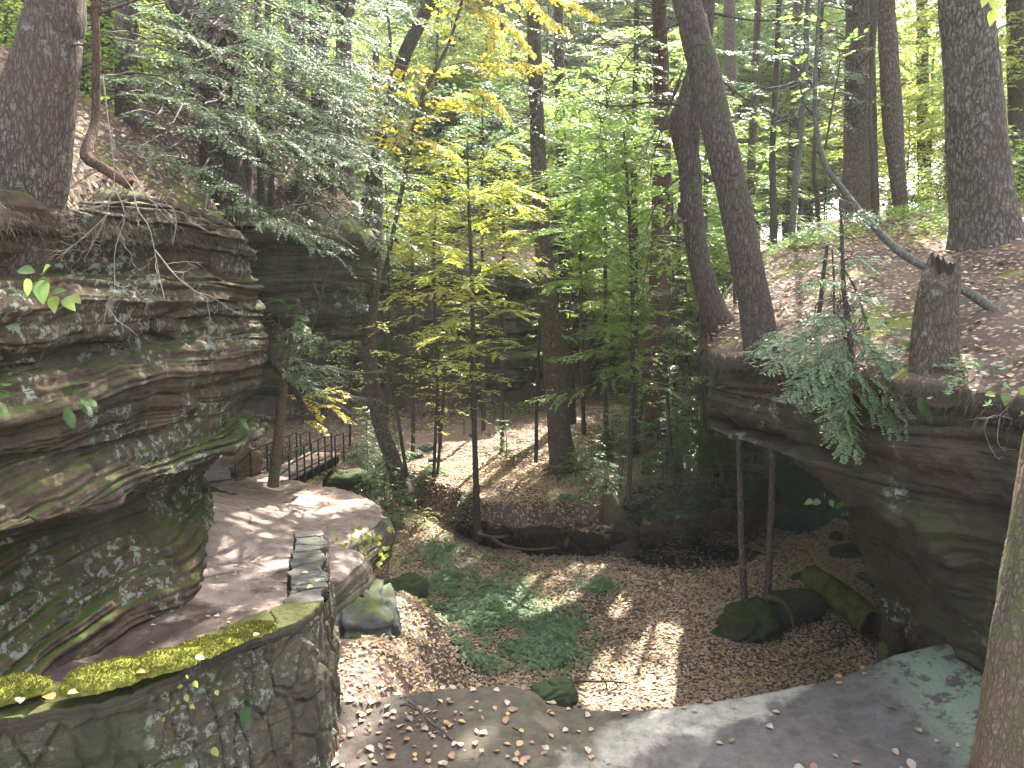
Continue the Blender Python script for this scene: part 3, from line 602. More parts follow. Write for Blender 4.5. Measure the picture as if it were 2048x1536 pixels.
CC = resample(np.c_[OC, 0 * OC[:, 0]], 520)[:, :2]; LC = np.r_[0, np.cumsum(np.linalg.norm(np.diff(CC, axis=0), axis=1))]; iC = int(np.argmin(np.hypot(*(CC - [-2.12, 7.34]).T)))
ztc = np.interp(np.arange(520), [0, iC * .4, iC * .8, iC, iC + 60, 519], [-3.33, -3.33, -3.33, -3.32, -3.34, -3.4])
s = Soup(); s.grid(wall_face(CC, ztc, 1, 2.1, 5, cs=(.26, .5), amp=.06)); s.grid(wall_face(CC, ztc, -1, 1.3, 6, .16), flip=True)
ec = np.array([CC[-1] + [.18, .05], CC[-1] + [-.18, .0]]); ec = resample(np.c_[ec, 0 * ec[:, 0]], 40)[:, :2]; s.grid(wall_face(ec, np.full(40, -3.5), 1, 1.3, 10, .05))
part("masonry", s, M['wall'], wl)
def coping(i0, i1, wid, seed, mat, name, cs, amp, rise):
    C = CC[i0:i1]; L = LC[i0:i1]; d = nrm(np.gradient(C, axis=0)); n = np.stack([d[:, 1], -d[:, 0]], -1); m = 900; u = np.linspace(L[0], L[-1], m); wv = np.linspace(-1, 1, 90)
    c = np.stack([np.interp(u, L, C[:, k]) for k in (0, 1)], -1); nn = np.stack([np.interp(u, L, n[:, k]) for k in (0, 1)], -1); zc = np.interp(u, L, ztc[i0:i1])
    U, V_ = u[:, None] + 0 * wv, wv[None, :] * wid + 0 * u[:, None]; wu = U + .04 * fbm(xyz(U * 4, V_ * 4, seed), 3, seed); wv2 = V_ + .05 * fbm(xyz(U * 4, V_ * 4, seed + 4), 3, seed + 1)
    f1, f2, idd = worley(wu / cs[0], wv2 / cs[1] + .5, seed); e = f2 - f1
    rag = 1 + .22 * vn(xyz(U / cs[0] * 1.3, np.sign(V_) * 3, seed), seed + 2) + .08 * vn(xyz(U * 16, np.sign(V_) * 3, seed), seed + 3) + .12 * (idd - .5)
    lat = np.clip(np.abs(wv) / .8, 0, 1)[None, :] * np.sign(V_) * wid * rag; over = np.clip((np.abs(wv) - .8) / .2, 0, 1)[None, :]
    lat = lat * (1 - .16 * over ** 2); q = xyz(c[:, None, 0] + nn[:, None, 0] * lat, c[:, None, 1] + nn[:, None, 1] * lat, 0)
    z = zc[:, None] + rise * (.6 + .4 * idd) - .02 * (1 - sstep(0, .1, e)) + .03 * fbm(q * 3, 3, seed) + amp * fbm(q * 9, 4, seed + 5)  - over ** .8 * .15
    s = Soup(); s.grid(np.concatenate([q[..., :2], z[..., None]], -1)); return part(name, s, mat, wl)
coping(iC + 8, 520, .18, 3, M['coping'], "coping", (.22, .5), .016, .05)
coping(0, iC + 12, .22, 4, M['mosscoping'], "mossy_coping", (.5, .6), .02, .06)
# moss cushions lying over the near coping
def cushion(px, py, z, rx, ry, rz, rot, seed):
    c = PZ(px, py, z) + np.array([-.07, .12, .05]); s = Soup(); n = 70; u = np.linspace(-1, 1, n); U, V_ = np.meshgrid(u, u, indexing='ij'); rr = np.hypot(U, V_); k = np.maximum(np.abs(U), np.abs(V_)) / np.maximum(rr, 1e-6); U, V_ = U * k, V_ * k
    r = np.hypot(U, V_); p = xyz(U, V_); ed = 1 + .3 * fbm(p * 2 + seed, 3, seed)
    zz = np.sqrt(np.clip(1 - r ** 2, 0, 1)) * (1 + .35 * fbm(p * 3 + seed, 3, seed)) + .12 * np.abs(fbm(p * 16, 3, seed + 2)) - .25 * r ** 4
    x, y = U * rx * ed, V_ * ry * ed; c_, s__ = cos(rot), sin(rot); s.grid(xyz(c[0] + x * c_ - y * s__, c[1] + x * s__ + y * c_, c[2] + zz * rz), flip=False)
    # tufts
    q = s.V[0]; r2 = np.random.default_rng(seed); idx = r2.integers(0, len(q), 2600); b = q[idx]; dn = nrm(r2.normal(0, .45, b.shape) + [0, -.15, 1]); 
    kites(s, b, dn, nrm(r2.normal(0, 1, b.shape)), r2.uniform(.012, .03, len(b)), np.full(len(b), .004))
    part("moss_cushion", s, M['moss'], wl)
cushion(215, 1382, -3.2, .34, .2, .09, R(32), 1); cushion(330, 1352, -3.2, .36, .2, .07, R(33), 2); cushion(20, 1412, -3.24, .26, .2, .08, R(30), 3); cushion(420, 1318, -3.2, .26, .17, .04, R(35), 5); cushion(505, 1285, -3.2, .25, .15, .035, R(36), 6)

# ------------------------------------------------------------------ boulders
def rock_at(name, px, py, z, r, seed, mat, label, amp=.2, rot=0, sq=.75, strata=0, sink=.25, tilt=0, group=None, cat="boulder", Y=None):
    c = PZ(px, py, z) if Y is None else PY(px, py, Y); s = Soup(); boulder(s, c + np.array([0, 0, r[2] * (1 - sink) * 0]), r, seed, amp, R(rot), 44, sq, strata, tilt=R(tilt))
    return solo(name, s, M[mat], label, cat, group)
rock_at("boulder", 486, 922, -5.0, (.52, .36, .4), 3, 'orangerock', "tan split boulder with a rusty shaded side beside the boardwalk", .22, 25, .62, .05, tilt=22)
rock_at("boulder", 715, 1240, -5.45, (.62, .95, .42), 14, 'greyrock', "flat grey ledge boulder with mossy edge just outside the stone wall", .2, 15, .55, .06, tilt=10)
rock_at("boulder", 690, 1318, -5.6, (.42, .5, .34), 15, 'mossrock', "lumpy mossy rock wedged at the foot of the wall above the slab", .25, 20, .7, .05)
rock_at("boulder", 800, 1292, -6.5, (.42, .8, .75), 16, 'brightmoss', "upright rock with bright moss and litter on top beside the dark crevice", .2, -25, .6, .05, tilt=-8)
rock_at("boulder", 835, 1330, -6.9, (.5, .55, .4), 17, 'brightmoss', "low rock draped in yellow moss behind the slab's left lip", .2, 10, .7)
rock_at("boulder", 790, 1210, -6.3, (.3, .75, .5), 18, 'mossrock', "mossy leaning rock plate above the dark root hollow", .2, -35, .55, .05, tilt=14)
rock_at("boulder", 1100, 1398, -5.05, (.32, .22, .22), 19, 'mossrock', "small mossy knob on the back edge of the slab", .2, 20, .8)
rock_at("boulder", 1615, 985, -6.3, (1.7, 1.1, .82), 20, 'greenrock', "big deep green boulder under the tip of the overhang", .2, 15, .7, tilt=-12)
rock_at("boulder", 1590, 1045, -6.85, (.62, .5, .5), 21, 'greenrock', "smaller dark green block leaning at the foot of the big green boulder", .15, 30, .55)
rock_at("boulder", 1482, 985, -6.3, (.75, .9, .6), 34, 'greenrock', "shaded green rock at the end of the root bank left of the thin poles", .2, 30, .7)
rock_at("boulder", 1590, 1215, -6.75, (.6, .3, .34), 22, 'mossrock', "smooth mossy rock lying between the twin poles and the hollow log", .1, 14, .55)
rock_at("boulder", 1800, 1322, -6.75, (.34, .3, .4), 23, 'brightmoss', "squared mossy stone at the slab's far edge near the overhang's foot", .1, 35, .45)
rock_at("boulder", 1612, 1160, -7.0, (.36, .25, .16), 24, 'mossrock', "low mossy stone behind the upper end of the log", .2, 0, .8)
rock_at("boulder", 1700, 1105, -7.0, (.55, .35, .2), 25, 'mossrock', "flat mossy stone in the litter below the overhang", .25, 20, .8)
rock_at("boulder", 1672, 1078, -7.0, (.16, .16, .2), 26, 'mossrock', "tiny green stone standing alone in the litter under the overhang", .2, 0, .8)
rock_at("boulder", 695, 975, -6.35, (.7, .6, .5), 27, 'mossrock', "mossy block holding up the far end of the footbridge", .15, 10, .6)
rock_at("boulder", 1750, 1160, -7.0, (.4, .3, .16), 28, 'greyrock', "dark flat stone among roots right of the log", .25, 0, .8)
for i, (a, b, w_) in enumerate([(828, 893, .3), (853, 884, .3), (945, 868, .16), (1010, 851, .25), (870, 905, .2)]):
    x, y, z = PZ(a, b, -5.65); lab = ["first stepping stone beyond the bridge on the trail", "dark stone beside the trail left of the rope fence", "small stone at the foot of the wooden trail post", "dark rounded stone on the trail right of the wooden post", "small stone half sunk below the trail edge"][i]
    s = Soup(); boulder(s, (x, y, float(G(x, y)) + .04), (w_, w_ * .8, w_ * .5), 60 + i, .25, i); solo("trail_stone", s, M['greyrock'], lab, "stone", "stones along the trail")

# trail sheet from the bridge to the right
tl = [((640, 900), (705, 925)), ((700, 878), (760, 908)), ((790, 862), (850, 893)), ((880, 852), (930, 878)), ((960, 842), (1000, 862)), ((1040, 832), (1080, 846)), ((1110, 822), (1140, 834)), ((1200, 815), (1220, 824))]
a = resample(np.array([PZ(*q[0], -5.7) for q in tl]), 120); b = resample(np.array([PZ(*q[1], -5.7) for q in tl]), 120)
v = np.linspace(0, 1, 24); Q = a[:, None] * (1 - v[None, :, None]) + b[:, None] * v[None, :, None]; Q = Q + .18 * fbm(Q * 1.5, 3, 4)[..., None] * np.where((v == 0) | (v == 1), 1, .3)[None, :, None]
s = Soup(); s.grid(xyz(Q[..., 0], Q[..., 1], G(Q[..., 0], Q[..., 1]) + .03 - .05 * (np.abs(v - .5) * 2)[None, :] ** 8), flip=True); struct("trail", s, M['trail'])

# undercut bank above the shaded hollow
arc = [PZ(a, b, z) for a, b, z in [(900, 1040, -6.75), (960, 1055, -6.5), (1060, 1062, -6.35), (1160, 1062, -6.3), (1225, 1062, -6.25), (1270, 1056, -6.18), (1340, 1052, -6.1), (1420, 1044, -6.08), (1490, 1034, -6.08), (1535, 1018, -6.1), (1570, 985, -6.15)]]
arc = resample(np.array(arc), 100); T = nrm(np.gradient(arc, axis=0)); ON = np.stack([T[:, 1], -T[:, 0], 0 * T[:, 0]], -1)
net = np.stack([arc + ON * o + np.array([0, 0, dz]) for o, dz in [(-1.2, -.45), (-.7, -.16), (-.3, .0), (0, 0), (.08, -.1), (0, -.2), (-.3, -.3), (-.8, -.4), (-1.25, -.6), (-1.4, -.95), (-1.3, -1.3)]], 1); xk = sstep(1180, 1290, arc[:, 0] / arc[:, 1] * FPX + 1024)[:, None]; net[:, 6:] = net[:, 6:] * xk[:, None] + (1 - xk[:, None]) * (net[:, 5:6] + np.array([[0, -.02, -.2], [0, -.06, -.35], [0, -.1, -.5], [0, -.1, -.7], [0, 0, -.9]])[None])
P = rockify(loft(net[::4], 320, 110), -1, 66, .04, .26, fine=.07); s = Soup(); s.grid(P)
solo("earth_bank", s, M['bank'], "undercut dark earth bank with roots above the black hollow", "bank", origin=(0, 0, 0))
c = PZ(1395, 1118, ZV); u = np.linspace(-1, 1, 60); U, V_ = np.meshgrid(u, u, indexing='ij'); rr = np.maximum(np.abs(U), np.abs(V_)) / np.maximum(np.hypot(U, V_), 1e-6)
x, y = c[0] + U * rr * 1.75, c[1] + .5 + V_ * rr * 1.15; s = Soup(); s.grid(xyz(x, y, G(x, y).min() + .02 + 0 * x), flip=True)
s.V[0][:, 2] = np.maximum(G(s.V[0][:, 0], s.V[0][:, 1]) + .012, ZV - .12); struct("shade_dark_mud", s, M['shade_dark_mud'])  # floor sheet of the hollow, its shade put into the colour

def fringe(name, line, n, out, L, seed, spread=.12, mat=None):
    r2 = np.random.default_rng(seed); line = np.asarray(line, float); i = r2.uniform(0, len(line) - 1.001, n); j = i.astype(int); b = line[j] * (1 - (i - j))[:, None] + line[j + 1] * (i - j)[:, None]
    T_ = nrm(line[j + 1] - line[j]); o = np.stack([T_[:, 1], -T_[:, 0], 0 * T_[:, 0]], -1) * out
    b = b + o * r2.normal(.03, .05, (n, 1)) + r2.normal(0, spread * .35, (n, 3)) + [0, 0, -.02]; s = Soup(); d = nrm(o * r2.uniform(0, .7, (n, 1)) + r2.normal(0, .4, (n, 3)) + [0, 0, -.9]); l = L * r2.gamma(2.2, .4, n); e = b + d * (l * .5)[:, None]
    kites(s, b, d, nrm(r2.normal(0, 1, (n, 3))), l * .55, np.full(n, .0035), mid=.3); kites(s, e, nrm(d + r2.normal(0, .35, (n, 3)) - [0, 0, .5]), nrm(r2.normal(0, 1, (n, 3))), l * .55, np.full(n, .0022)); return struct(name, s, mat, 'stuff', smooth=False)
FRM = m_leaf("rootlets", [(.03, .022, .017), (.07, .05, .038), (.13, .1, .075), (.05, .05, .025)], .1, .8, .1, tsat=1)
rz_ = lambda R_, H: np.c_[R_, H(R_[:, 0], R_[:, 1])]
kL = (rimL[:, 1] > 5.5) & (rimL[:, 1] < 23); fringe("root_fringe", rz_(rimL[kL] + [.06, 0], HL), 5200, 1, .26, 3, mat=FRM)
kR = (rimR[:, 1] > 5) & (rimR[:, 1] < 15); fringe("root_fringe", rz_(rimR[kR], HR) - [0, 0, .03], 4200, -1, .2, 4, mat=FRM)
fringe("root_fringe", arc + ON * .04, 3600, 1, .34, 5, .16, mat=FRM)
# ------------------------------------------------------------------ sun direction and light shafts (gaps in the canopy)
SUN_AZ, SUN_EL = R(19), R(50)
sdir = np.array([sin(SUN_AZ) * cos(SUN_EL), cos(SUN_AZ) * cos(SUN_EL), sin(SUN_EL)])
GAPS = [(PZ(a, b, z), r) for a, b, z, r in [
    (1290, 1335, -7, .75), (1370, 1350, -7, .6), (1230, 1380, -7, .5), (1330, 1270, -7, .4), (1110, 1180, -7, .6), (1060, 1215, -7, .45), (1175, 1150, -7, .4), (1000, 1120, -7, .3), (1235, 1215, -7, .3),
    (950, 900, -6, .7), (1010, 930, -6, .6), (1050, 985, -6, .45), (905, 955, -6, .4), (1160, 820, -5.8, .7), (1190, 880, -6, .55), (1090, 900, -6, .4), (975, 870, -5.8, .5), (1240, 840, -5.7, .5),
    (415, 985, -5.3, .55), (520, 1010, -5, .5), (600, 1000, -5, .45), (465, 1065, -4.8, .4), (690, 1012, -5, .4), (640, 1035, -4.9, .35), (545, 965, -5.4, .4), (560, 1130, -4.5, .28), (480, 1150, -4.4, .25), (400, 935, -5.5, .6), (520, 1085, -4.7, .22),
    (230, 1385, -3.2, .3), (330, 1350, -3.2, .28), (30, 1420, -3.2, .25), (600, 1250, -3.2, .25), (710, 1160, -5.4, .45), (770, 1230, -5.6, .35), (800, 1300, -6, .35), (850, 1290, -6.8, .35), (740, 1080, -5, .35),
    (720, 1480, -4.8, .25), (960, 1480, -4.8, .22), (760, 1390, -4.8, .3),
    (600, 905, -5.6, .5), (830, 880, -5.6, .5), (1600, 1060, -7, .4), (1200, 985, -5.6, .6), (1300, 960, -5.4, .6), (1390, 940, -5.4, .7), (1450, 900, -5.2, .7), (1580, 1180, -6.9, .3), (1680, 1180, -6.6, .3)]]
NG = len(GAPS) + 12
GAPS += [(PY(a, b, y), r) for a, b, y, r in [(60, 150, 10.5, .9), (20, 90, 11, .9), (270, 260, 10.3, .6), (330, 290, 11, .4), (1760, 600, 10.5, .8), (1850, 560, 12, .7), (1950, 640, 9.6, .7), (1650, 560, 12.5, .7), (1560, 560, 13, .6), (1700, 640, 9.8, .5), (2000, 560, 11.5, .7),
    (300, 180, 10, .8), (450, 160, 11, .9), (560, 260, 12, .8), (640, 330, 13, .7), (520, 120, 12, .8), (400, 300, 10, .5), (680, 200, 13, .9), (760, 330, 15, .7), (610, 430, 12, .5), (500, 600, 13.4, .35), (480, 480, 12.6, .3), (470, 850, 12.4, .35), (690, 600, 19.4, .4),
    (1930, 200, 12, .5), (1960, 300, 12, .5), (1840, 600, 8.6, .25), (1890, 640, 8.6, .25), (1640, 720, 8.9, .4), (1720, 800, 8.7, .3), (1800, 880, 8.6, .25),
    (940, 330, 19, 1.0), (930, 430, 19, 1.0), (1000, 400, 19, .8), (900, 560, 19, .8), (1000, 600, 19, .7), (880, 700, 19, .7), (900, 800, 19, .6), (850, 620, 19, .7),
    (1130, 400, 20, 1.1), (1230, 450, 20, 1.1), (1150, 560, 20, 1.0), (1260, 600, 20, .9), (1180, 700, 18.5, .9), (1120, 780, 18, .7), (1270, 780, 18.5, .7), (1290, 330, 21, 1.2), (1040, 60, 17, 1.0), (930, 160, 17, 1.0), (840, 220, 18, .9),
    (1200, 1000, 20, .6), (1380, 940, 21, .8), (1450, 860, 22, .8), (1300, 900, 22, .6), (640, 800, 17, .5), (780, 870, 21, .6)]]
GP = np.array([g[0] for g in GAPS]); GR = np.array([g[1] for g in GAPS]) * 1.15; GR[:17] *= 1.3
def sun_keep(P, soft=.15, seed=0):      # leaves standing in a light shaft are left out
    r2 = np.random.default_rng(seed); k = np.ones(len(P), bool)
    for g, r in zip(GP, GR):
        d = P - g; t = d @ sdir; dist = np.linalg.norm(d - t[:, None] * sdir, axis=1)
        k &= ~((dist < r * (1 + r2.normal(0, soft, len(P)))) & (t > .3))
    return k

# ------------------------------------------------------------------ generators
def bowed(a, b, sag=.0, n=6, side=None, wob=.0, r2=rng):
    a, b = np.asarray(a, float), np.asarray(b, float); t = np.linspace(0, 1, n)[:, None]; P = a + (b - a) * t
    P = P + np.array([0, 0, 1.0]) * sag * (4 * t * (1 - t)); 
    if wob: P = P + r2.normal(0, wob, P.shape) * np.sin(pi * t)
    return P
def beech_crown(s, axis, z0, z1, rad, nb, leaf, rng, shape='egg', spacing=(.13, .055), twig=.004, droop=.12, jit=.32, bare=.12, wf=.34):
    """tiers of flat leafy boughs round a stem (axis polyline, world)"""
    A = resample(axis, 80); zz = A[:, 2]
    for i in range(nb):
        f = (i + rng.random()) / nb; z = z0 + (z1 - z0) * f; c = np.array([np.interp(z, zz, A[:, k]) for k in (0, 1)])
        pr = {'egg': (sin(pi * min(1, .18 + .8 * (1 - f) ** .8))) * .9 + .1, 'cone': 1.05 - .85 * f, 'col': .9 - .25 * f}[shape]
        L = rad * pr * rng.uniform(.6, 1.15); a = i * 2.4 + rng.normal(0, .35)
        d = np.array([cos(a), sin(a), 0]); st = np.r_[c, z] + d * L * bare; e = np.r_[c, z] + d * L + [0, 0, L * rng.uniform(-.02, .3)]
        P = bowed(st, e, L * .07, 7, wob=.04 * L, r2=rng); P[:, 2] -= .1 * L * np.linspace(0, 1, 7) ** 3
        spray(s, P, L * wf, spacing[0], spacing[1], leaf, leaf * .27, rng, 48, 42, droop=droop, jit=jit, twig=twig, prof='oval')
        tube(s, np.array([np.r_[c, z - L * .06], st]), [twig * (1.5 + L), twig * (1 + L)], 4, 1, cap=False)
def hemlock_crown(s, axis, z0, z1, rad, nb, rng, kl=.05, kw=.012, spacing=(.09, .05), twig=.004, droop=.35, tip=0.0, wf=.36):
    A = resample(axis, 80); zz = A[:, 2]
    for i in range(nb):
        f = (i + rng.random()) / nb; z = z0 + (z1 - z0) * f; c = np.array([np.interp(z, zz, A[:, k]) for k in (0, 1)])
        L = rad * (1.02 - .85 * f) * rng.uniform(.6, 1.15) + .08; a = i * 2.4 + rng.normal(0, .3); d = np.array([cos(a), sin(a), 0])
        e = np.r_[c, z] + d * L + [0, 0, L * rng.uniform(-.25, .1)]; P = bowed(np.r_[c, z] + d * .04, e, L * .1, 6, wob=.03 * L, r2=rng)
        spray(s, P, L * wf, spacing[0], spacing[1], kl, kw, rng, 58, 48, droop=droop, jit=.3, twig=twig, prof='cone')
def trunk_pts(pts):                      # picture points (px, py, depth, width px) -> points, radii
    P = np.array([PY(a, b, y) for a, b, y, w in pts]); r = np.array([w / 2 * y / FPX for a, b, y, w in pts]); return P, r
def grow(P, r, h, lean=(0, 0), k=4, taper=.75):
    e = [P[-1] + np.array([lean[0] * h, lean[1] * h, h]) * (i + 1) / k for i in range(k)]
    return np.r_[P, e], np.r_[r, r[-1] * np.linspace(1, taper, k + 1)[1:]]
CANOPY = []                              # trees that share out the high canopy: (thing, xy)
def tree(name, label, pts, bark, ext=0, lean=(0, 0), ns=20, bk=.012, flare=.35, seed=1, group=None, cat="tree", canopy=False, n=None, sink=.35, taper=.7):
    P, r = trunk_pts(pts)
    if ext: P, r = grow(P, r, ext, lean, taper=taper)
    if sink:
        P = np.r_[[P[0] - nrm(P[1] - P[0]) * sink], P]; r = np.r_[r[0] * 1.05, r]
    t = thing(name, label, cat, tuple(P[0] + (0, 0, sink * .8)), group); s = Soup()
    A, _ = tube(s, P, r, ns, 0, bark=bk, seed=seed, flare=flare, n=n or int(min(260, max(30, np.linalg.norm(np.diff(P, axis=0), axis=1).sum() / .07))))
    part("trunk", s, BK[bark], t); t_axis = A
    if canopy: CANOPY.append((t, A[-1][:2]))
    return t, A
def cull(s, f=.85):                      # crown leaves are removed along chosen sun rays so light patches land below
    for i in range(len(s.F)):
        off = s.F[i].min(); V = s.V[i]; F = s.F[i]
        if s.M[i][0] != 0 or len(F) < 12: continue
        c = V[F[:, 0] - off]; k = np.ones(len(F), bool)
        for g, r in zip(GP[:NG], GR[:NG]):
            d = c - g; tt = d @ sdir; k &= ~((np.linalg.norm(d - tt[:, None] * sdir, axis=1) < r * f) & (tt > .8))
        if k.all() or k.sum() < 4: continue
        s.F[i] = F[k]; s.M[i] = s.M[i][k]
    return s
def add_crown(t, s, leafm, twigm='twig', label=None):
    if leafm != 'canopy': cull(s)
    return part("crown", s, [LF[leafm], BK[twigm]], t, label, smooth=False)
def stubs(s, A, z0, z1, n, L, rng, r=.012, up=-.1):
    for i in range(n):
        z = rng.uniform(z0, z1); c = np.array([np.interp(z, A[:, 2], A[:, k]) for k in range(3)]); a = rng.uniform(0, 2 * pi); l = L * rng.uniform(.4, 1)
        e = c + np.array([cos(a), sin(a), up + rng.normal(0, .25)]) * l; P = bowed(c, e, l * .06, 6, wob=.05 * l, r2=rng); tube(s, P, np.linspace(r, r * .25, 6), 5, 0, cap=False)
        for q in range(rng.integers(2, 5)):
            k = rng.integers(2, 5); f = P[k] + rng.normal(0, .3, 3) * l * .5 + [0, 0, -.1 * l]; tube(s, bowed(P[k], f, 0, 4, wob=.03, r2=rng), np.linspace(r * .4, r * .12, 4), 4, 0, cap=False)

# ------------------------------------------------------------------ named trees
T, A = tree("tree", "thick grey-barked tree rooted over the cliff rim at the far left", [(-10, 440, 8.1, 200), (34, 355, 8.1, 168), (62, 260, 8.1, 140), (90, 150, 8.1, 116), (105, 60, 8.1, 102), (112, -20, 8.1, 96)], 'hem', 12, (.03, .02), 60, .014, .25, 2, canopy=False, n=240, sink=.6)
T, A = tree("sapling", "thin brown crooked sapling just right of the thick left tree, foot hooked over the rim", [(196, 330, 7.7, 20), (172, 315, 7.7, 22), (178, 285, 7.8, 20), (190, 240, 8, 15), (193, 120, 8, 14), (190, 20, 8, 13), (190, -40, 8, 12)], 'hemred', 3, ns=12, bk=.003, flare=0, seed=3, sink=.35)
s = Soup(); tube(s, np.array([PY(193, 28, 8), PY(240, 12, 8.1), PY(300, -10, 8.2)]), [.02, .014, .008], 6, n=10); part("limb", s, BK['hemred'], T); s = Soup(); tube(s, np.array([PY(192, 95, 8), PY(150, 90, 8), PY(90, 110, 8)]), [.014, .008, .004], 6, n=10); part("limb", s, BK['hemred'], T)

hemA, AA = tree("hemlock_tree", "leaning dark hemlock with the widest trunk on the left hillside top", [(455, 420, 15, 78), (432, 250, 15, 72), (408, 120, 15, 66), (380, 30, 15, 62), (360, -30, 15, 60)], 'hemdark', 9, (-.12, 0), 28, .02, .3, 5)
hemB, AB = tree("hemlock_tree", "slimmer straight hemlock right of the leaning wide one on the left hillside", [(485, 430, 15.6, 46), (474, 250, 15.6, 40), (462, 100, 15.6, 36), (455, -30, 15.6, 34)], 'hemdark', 9, (0, 0), 24, .015, .3, 6)
hemC, AC = tree("hemlock_tree", "hemlock trunk standing on the dark outcrop behind the drooping boughs", [(652, 400, 19.5, 42), (648, 300, 19.6, 38), (640, 150, 19.8, 34), (632, -30, 20, 30)], 'hemdark', 9, (0, 0), 22, .014, .3, 7)
for a, w, y, y0, lab in [(535, 11, 17, 400, "thin dark stem between the hemlocks on the left hillside"), (597, 24, 18.5, 380, "brown tree trunk left of the outcrop hemlock"), (686, 31, 23, 470, "tree trunk behind the slanting dark tree's left side"), (515, 13, 16.5, 400, "thin trunk splashed with rusty colour behind the left boughs"), (578, 22, 20, 390, "shaded trunk low behind the hemlock boughs at the left"), (250, 40, 15, 330, "tree trunk on the crest between the sapling and the leaning hemlock"), (430, 22, 17, 380, "pale trunk close behind the two left hemlocks")]:
    tree("tree", lab, [(a + 8, y0, y, w * 1.2), (a + 3, 200, y, w), (a, -30, y, w * .95)], 'hem' if w > 20 else 'thin', 7, ns=14, bk=.008, flare=.2, seed=a)
T, A = tree("tree", "dark slanting tree leaning right above the outcrop", [(700, 560, 20.2, 26), (722, 470, 20.2, 25), (748, 340, 20.2, 25), (775, 240, 20.2, 25), (806, 120, 20.2, 25), (838, 50, 20.3, 24), (872, -20, 20.4, 22)], 'hemdark', 4, (.35, 0), 16, .008, .1, 8)
slant = T
T5, A5 = tree("tree", "bent grey-brown tree growing from the gully beside the footbridge", [(800, 965, 21.5, 36), (780, 905, 21.6, 31), (758, 840, 21.7, 29), (744, 760, 21.8, 29), (738, 680, 21.9, 28), (744, 600, 22, 26), (752, 520, 22, 22), (758, 380, 22.3, 16)], 'hem', 4, ns=22, bk=.01, flare=.3, seed=9)
T6, A6 = tree("hemlock_tree", "tall hemlock rising from the middle of the leafy mound, widest at its rooted base", [(1128, 938, 22.6, 52), (1118, 860, 22.6, 44), (1106, 720, 22.7, 41), (1096, 600, 22.8, 38), (1084, 450, 22.9, 33), (1076, 300, 23, 29), (1070, 100, 23, 26), (1067, -30, 23, 25)], 'hem', 11, (-.01, 0), 36, .016, .75, 10, canopy=True)
s = Soup()
for a in np.linspace(0, 2 * pi, 8)[:-1]:
    b = A6[6]; l = rng.uniform(.7, 1.5); e = np.array([b[0] + cos(a) * l, b[1] + sin(a) * l]); m = (b[:2] + e) / 2
    P = np.array([[b[0] + .2 * cos(a), b[1] + .2 * sin(a), b[2] + .05], [m[0], m[1], float(G(*m)) + .06], [e[0], e[1], float(G(*e)) - .03]]); tube(s, P, [.13, .07, .02], 9, n=14)
part("root", s, BK['mossy'], T6)
T7, A7 = tree("hemlock_tree", "straight reddish hemlock right of the mound's middle, plain shaft rising from dense saplings", [(1308, 965, 22.5, 50), (1310, 850, 22.5, 46), (1314, 700, 22.6, 44), (1320, 550, 22.7, 40), (1324, 350, 22.8, 34), (1322, 150, 23, 29), (1318, -30, 23, 26)], 'hemred', 11, (0, 0), 34, .016, .3, 11, canopy=True)
T8, A8 = tree("tree", "dim trunk partly hidden just right of the tall central hemlock", [(1140, 860, 29, 27), (1134, 700, 29, 25), (1128, 500, 29, 23), (1120, 200, 29, 19), (1116, -30, 29, 17)], 'hemdark', 7, ns=16, bk=.01, seed=12, canopy=True)
T10, A10 = tree("tree", "large dark leaning tree on the right ledge tip, in front of its curved neighbour", [(1522, 690, 10.6, 66), (1512, 620, 10.65, 62), (1492, 520, 10.7, 60), (1468, 400, 10.8, 59), (1440, 280, 10.9, 57), (1412, 150, 11, 54), (1386, 50, 11.1, 52), (1368, -30, 11.2, 50)], 'hemdark', 9, (-.12, .1), 48, .012, .12, 13, canopy=True, sink=.15)
T11, A11 = tree("tree", "curved grey tree behind the leaning one, forking below its bulge on the ledge corner", [(1450, 665, 12.6, 58), (1428, 620, 12.6, 48), (1402, 540, 12.6, 43), (1386, 440, 12.6, 41), (1380, 340, 12.7, 41), (1366, 270, 12.7, 43), (1362, 235, 12.7, 42), (1376, 190, 12.8, 32), (1392, 120, 12.8, 28), (1404, 20, 12.9, 25), (1410, -30, 12.9, 24)], 'hemdark', 7, (.05, 0), 36, .009, .15, 14, canopy=True, sink=.12)
s = Soup(); tube(s, np.array([PY(*q) for q in [(1384, 330, 12.7), (1392, 250, 12.6), (1400, 180, 12.6), (1420, 60, 12.5), (1424, -30, 12.5)]]), [.1, .075, .06, .05, .05], 14, bark=.006, n=40); part("fork", s, BK['hemdark'], T11)
for pl in ([(1360, 210), (1300, 205), (1230, 212), (1170, 195)], [(1364, 45), (1310, 70), (1250, 120), (1190, 240)], [(1378, 345), (1330, 380), (1300, 440), (1284, 520)], [(1384, 440), (1330, 455), (1300, 500), (1280, 620)], [(1400, 20), (1500, 40), (1600, 40), (1720, 60)], [(1366, 140), (1335, 220), (1310, 300), (1300, 350)], [(1362, 160), (1320, 250), (1260, 330)], [(1420, 140), (1480, 190), (1560, 235), (1600, 250)], [(1380, 265), (1410, 268), (1440, 280), (1520, 330)]):
    s = Soup(); P = np.array([PY(a, b, 12.5 - .1 * i) for i, (a, b) in enumerate(pl)]); tube(s, P, np.linspace(.022, .004, len(P)), 6, n=26)
    for q in range(9):
        Q = resample(P, 20); k = rng.integers(5, 19); d = rng.normal(0, .25, 3) + [0, 0, -.2]; tube(s, bowed(Q[k], Q[k] + d * rng.uniform(.6, 1.8), .02, 4, wob=.02), np.linspace(.006, .002, 4), 4, n=5)
    part("limb", s, BK['hemdark'], T11)
